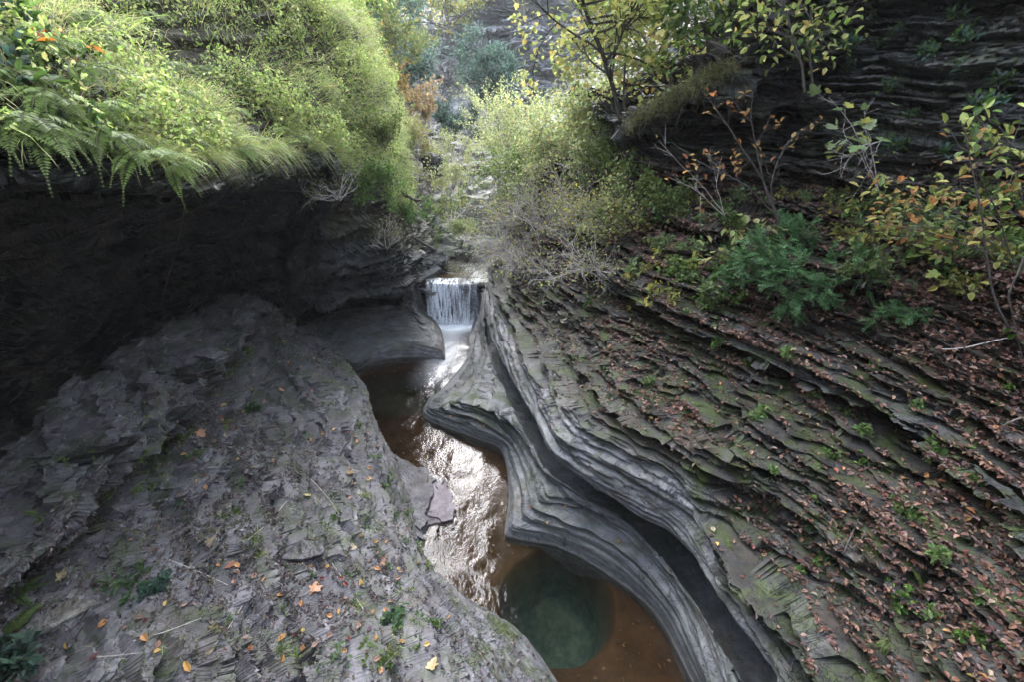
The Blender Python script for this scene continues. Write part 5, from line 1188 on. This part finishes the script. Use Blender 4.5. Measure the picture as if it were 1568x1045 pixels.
for k, u, v, s, lab in (('orange', 615, 985, 1.15, 'bright orange red leaf standing out near the bottom of the bench'), ('orange', 592, 832, 1.0, 'orange red leaf below the stepped ledge at the bench edge'), ('maple', 352, 868, 1.0, 'large cream maple leaf in the middle of the left bench'), ('maple', 325, 965, 1.0, 'cream maple leaf low on the left bench beside the ledge'), ('yellow', 287, 1020, 1.3, 'large yellow leaf at the bottom of the bench near the red one'), ('yellow', 240, 1000, 1.0, 'yellow leaf left of the large yellow leaf at the bottom'), ('yellow', 255, 927, .9, 'yellow leaf right of the pale stone block'), ('yellow', 300, 778, .9, 'pale yellow round leaf near the rib plants'), ('orange', 430, 915, 1.2, 'orange curled leaf pair under the broken rock chunk'), ('red', 147, 1008, 1.3, 'dark red leaf low in the left corner'), ('maple', 95, 880, 1.1, 'tan maple leaf above the pale stone block'), ('yellow', 432, 1010, 1.2, 'pale yellow leaf at the bottom beside the fern'), ('orange', 335, 868, .9, 'orange leaf touching the large cream maple leaf'), ('maple', 470, 760, .9, 'orange maple leaf in the upper middle of the bench')):
    drop('left', k, u, v, s, lab)
KP = ['orange', 'red', 'yellow', 'tan', 'maple']
c_ = 0
while c_ < 150:                        # leaves gather in little drifts
    t_ = RNG.random()**.8; v = 500+t_*540; lo = np.interp(v, [500, 700, 1045], [420, 240, 60]); hi = np.interp(v, [500, 600, 700, 900, 1045], [470, 545, 585, 670, 800]); u = lo+(hi-lo)*RNG.random()**.7
    sp_ = np.interp(v, [500, 1045], [8, 24])
    for _ in range(int(RNG.choice([1, 1, 2, 3, 5]))):
        drop('left', RNG.choice(KP, p=[.27, .22, .09, .36, .06]), u+RNG.normal(0, sp_)*1.3, v+RNG.normal(0, sp_)*.8); c_ += 1
c_ = 0
while c_ < 112:
    u = RNG.uniform(880, 1560); v = RNG.uniform(470, 1040)
    if v > 560+(u-850)*1.25+20 and u < 1200: continue
    if u < 1200 and v > 500+(u-780)*1.1: continue
    for _ in range(int(RNG.choice([1, 1, 2, 4]))):
        k_ = RNG.normal(0, 22); drop('right', RNG.choice(KP, p=[.3, .1, .14, .36, .10]), u+k_, v+k_*.75+RNG.normal(0, 6)); c_ += 1
for u, v in ((733, 648), (800, 770), (812, 780), (838, 802), (947, 832), (865, 775), (742, 652), (690, 640)): drop('polished', 'orange', u, v, .8)
cl_ = herb('leafy_plant', 'small plant rooted in a ledge of the dark right cliff', (0, 0, -140), 4, .22, TEAL+GRN, .075, 'small plants on the right cliff', per=2)
put([cl_], [(1370, 55), (1300, 75), (1350, 70), (1475, 65), (1480, 110), (1420, 85), (1270, 60), (1330, 25), (1460, 30), (1400, 180), (1540, 130), (1290, 100), (1250, 200), (1380, 230), (1510, 170), (1440, 235), (1300, 255), (1360, 140)], smin=.5, smax=1.1)
# leaves still floating or lying at the rim of the near pool
# sunken leaves and cobbles on the bed of the pools
BX, BY = RNG.uniform(-5.5, 3.2, 2600), RNG.uniform(.6, 10.8, 2600); dd_ = -.15-.07*vn(BX*.8, BY*.8, 0, 6)-.02*vn(BX*5, BY*5, 0, 8)
rh = np.hypot((BX-p0[0])/.68, (BY-p0[1])/.72); ok = rh > 1.2
P = np.stack([BX, BY, dd_+.012], 1)[ok]; mb = MB(); n_ = len(P); L_ = RNG.uniform(.02, .07, n_)
leaves(mb, P, RNG.normal(0, 1, P.shape)*[1, 1, .1], np.array([0, 0, 1.0])+RNG.normal(0, .15, P.shape), L_, L_*.6, pal(n_, [(.05, .028, .014), (.09, .05, .022), (.12, .075, .03), (.03, .018, .010)], None, .25))
stuff('sunken_leaves', mb, 'dead_leaf', 'brown sunken leaves on the silt under the clear water')
# --- unseen canopy added above the picture to darken the pool and near slopes
tree('broadleaf_tree', 'unseen tree added above the right cliff rim to darken the pool reflection', np.array([5.6, 12.5, 8.0]), 9, .16, (3.8, 46, .40), GRN, 30000, .24, lean=(-.55, -.12), spread=.7)
tree('broadleaf_tree', 'second unseen tree added above the right rim to thicken the shading canopy', np.array([4.8, 14.5, 9.0]), 9, .16, (3.8, 44, .40), GRN, 26000, .24, lean=(-.6, -.1), spread=.7)
# ================================================================== CAMERA, SKY, SUN
cam = bpy.data.cameras.new('camera'); co = bpy.data.objects.new('camera', cam); COL.objects.link(co)
co.location = (0, 0, H); co.rotation_euler = (math.radians(90)-PITCH, 0, 0)
cam.sensor_width = 36; cam.lens = F/1568*36; cam.clip_end = 500; cam.clip_start = .02
scene.camera = co
w = bpy.data.worlds.new('World'); scene.world = w; w.use_nodes = True
nt = w.node_tree; nt.nodes.clear(); q = NT(nt)
SUN_EL, SUN_AZ = 43.0, -9.0           # veiled sun up the gorge, a little left
sk = q.n('ShaderNodeTexSky', sky_type='NISHITA', sun_disc=False, sun_elevation=math.radians(SUN_EL), sun_rotation=math.radians(SUN_AZ), air_density=1.0, dust_density=0.7, ozone_density=1.0)
hs = q.n('ShaderNodeHueSaturation', inp={'Color': sk.outputs[0], 'Saturation': .5})
bg = q.n('ShaderNodeBackground', inp={'Color': hs.outputs[0], 'Strength': .15})
q.n('ShaderNodeOutputWorld', inp={0: bg.outputs[0]})
sl = bpy.data.lights.new('sun', 'SUN'); so = bpy.data.objects.new('sun', sl); COL.objects.link(so)
sl.energy = 1.1; sl.angle = math.radians(75); sl.color = (1, .975, .95)
dv_ = Vector((math.sin(math.radians(SUN_AZ))*math.cos(math.radians(SUN_EL)), math.cos(math.radians(SUN_AZ))*math.cos(math.radians(SUN_EL)), math.sin(math.radians(SUN_EL))))
so.rotation_euler = dv_.to_track_quat('Z', 'Y').to_euler(); so.location = dv_*40
scene.view_settings.view_transform = 'Standard'; scene.view_settings.look = 'None'
scene.view_settings.exposure = 3.88; scene.view_settings.gamma = 1.0
scene.cycles.max_bounces = 6; scene.cycles.transparent_max_bounces = 10
scene.cycles.diffuse_bounces = 2; scene.cycles.glossy_bounces = 3

if HAZE:
    z0, z1, x, y0, y1 = -6.0, 34.0, 62.0, -16.0, 92.0
    V = np.array([(a, b, c) for c in (z0, z1) for b in (y0, y1) for a in (-x, x)]); Fq = np.array([[0, 2, 3, 1], [4, 5, 7, 6], [0, 1, 5, 4], [1, 3, 7, 5], [3, 2, 6, 7], [2, 0, 4, 6]])
    m, nt2 = mat_new('damp_air'); qq = NT(nt2)
    pv = qq.n('ShaderNodeVolumePrincipled', inp={'Color': (.95, .97, 1, 1), 'Density': HAZE, 'Anisotropy': .2})
    qq.n('ShaderNodeOutputMaterial', inp={1: pv.outputs[0]})
    tag(link('haze', mesh_from('haze', V, [Fq]), m), 'thin pale haze filling the gorge', None, None, 'stuff')
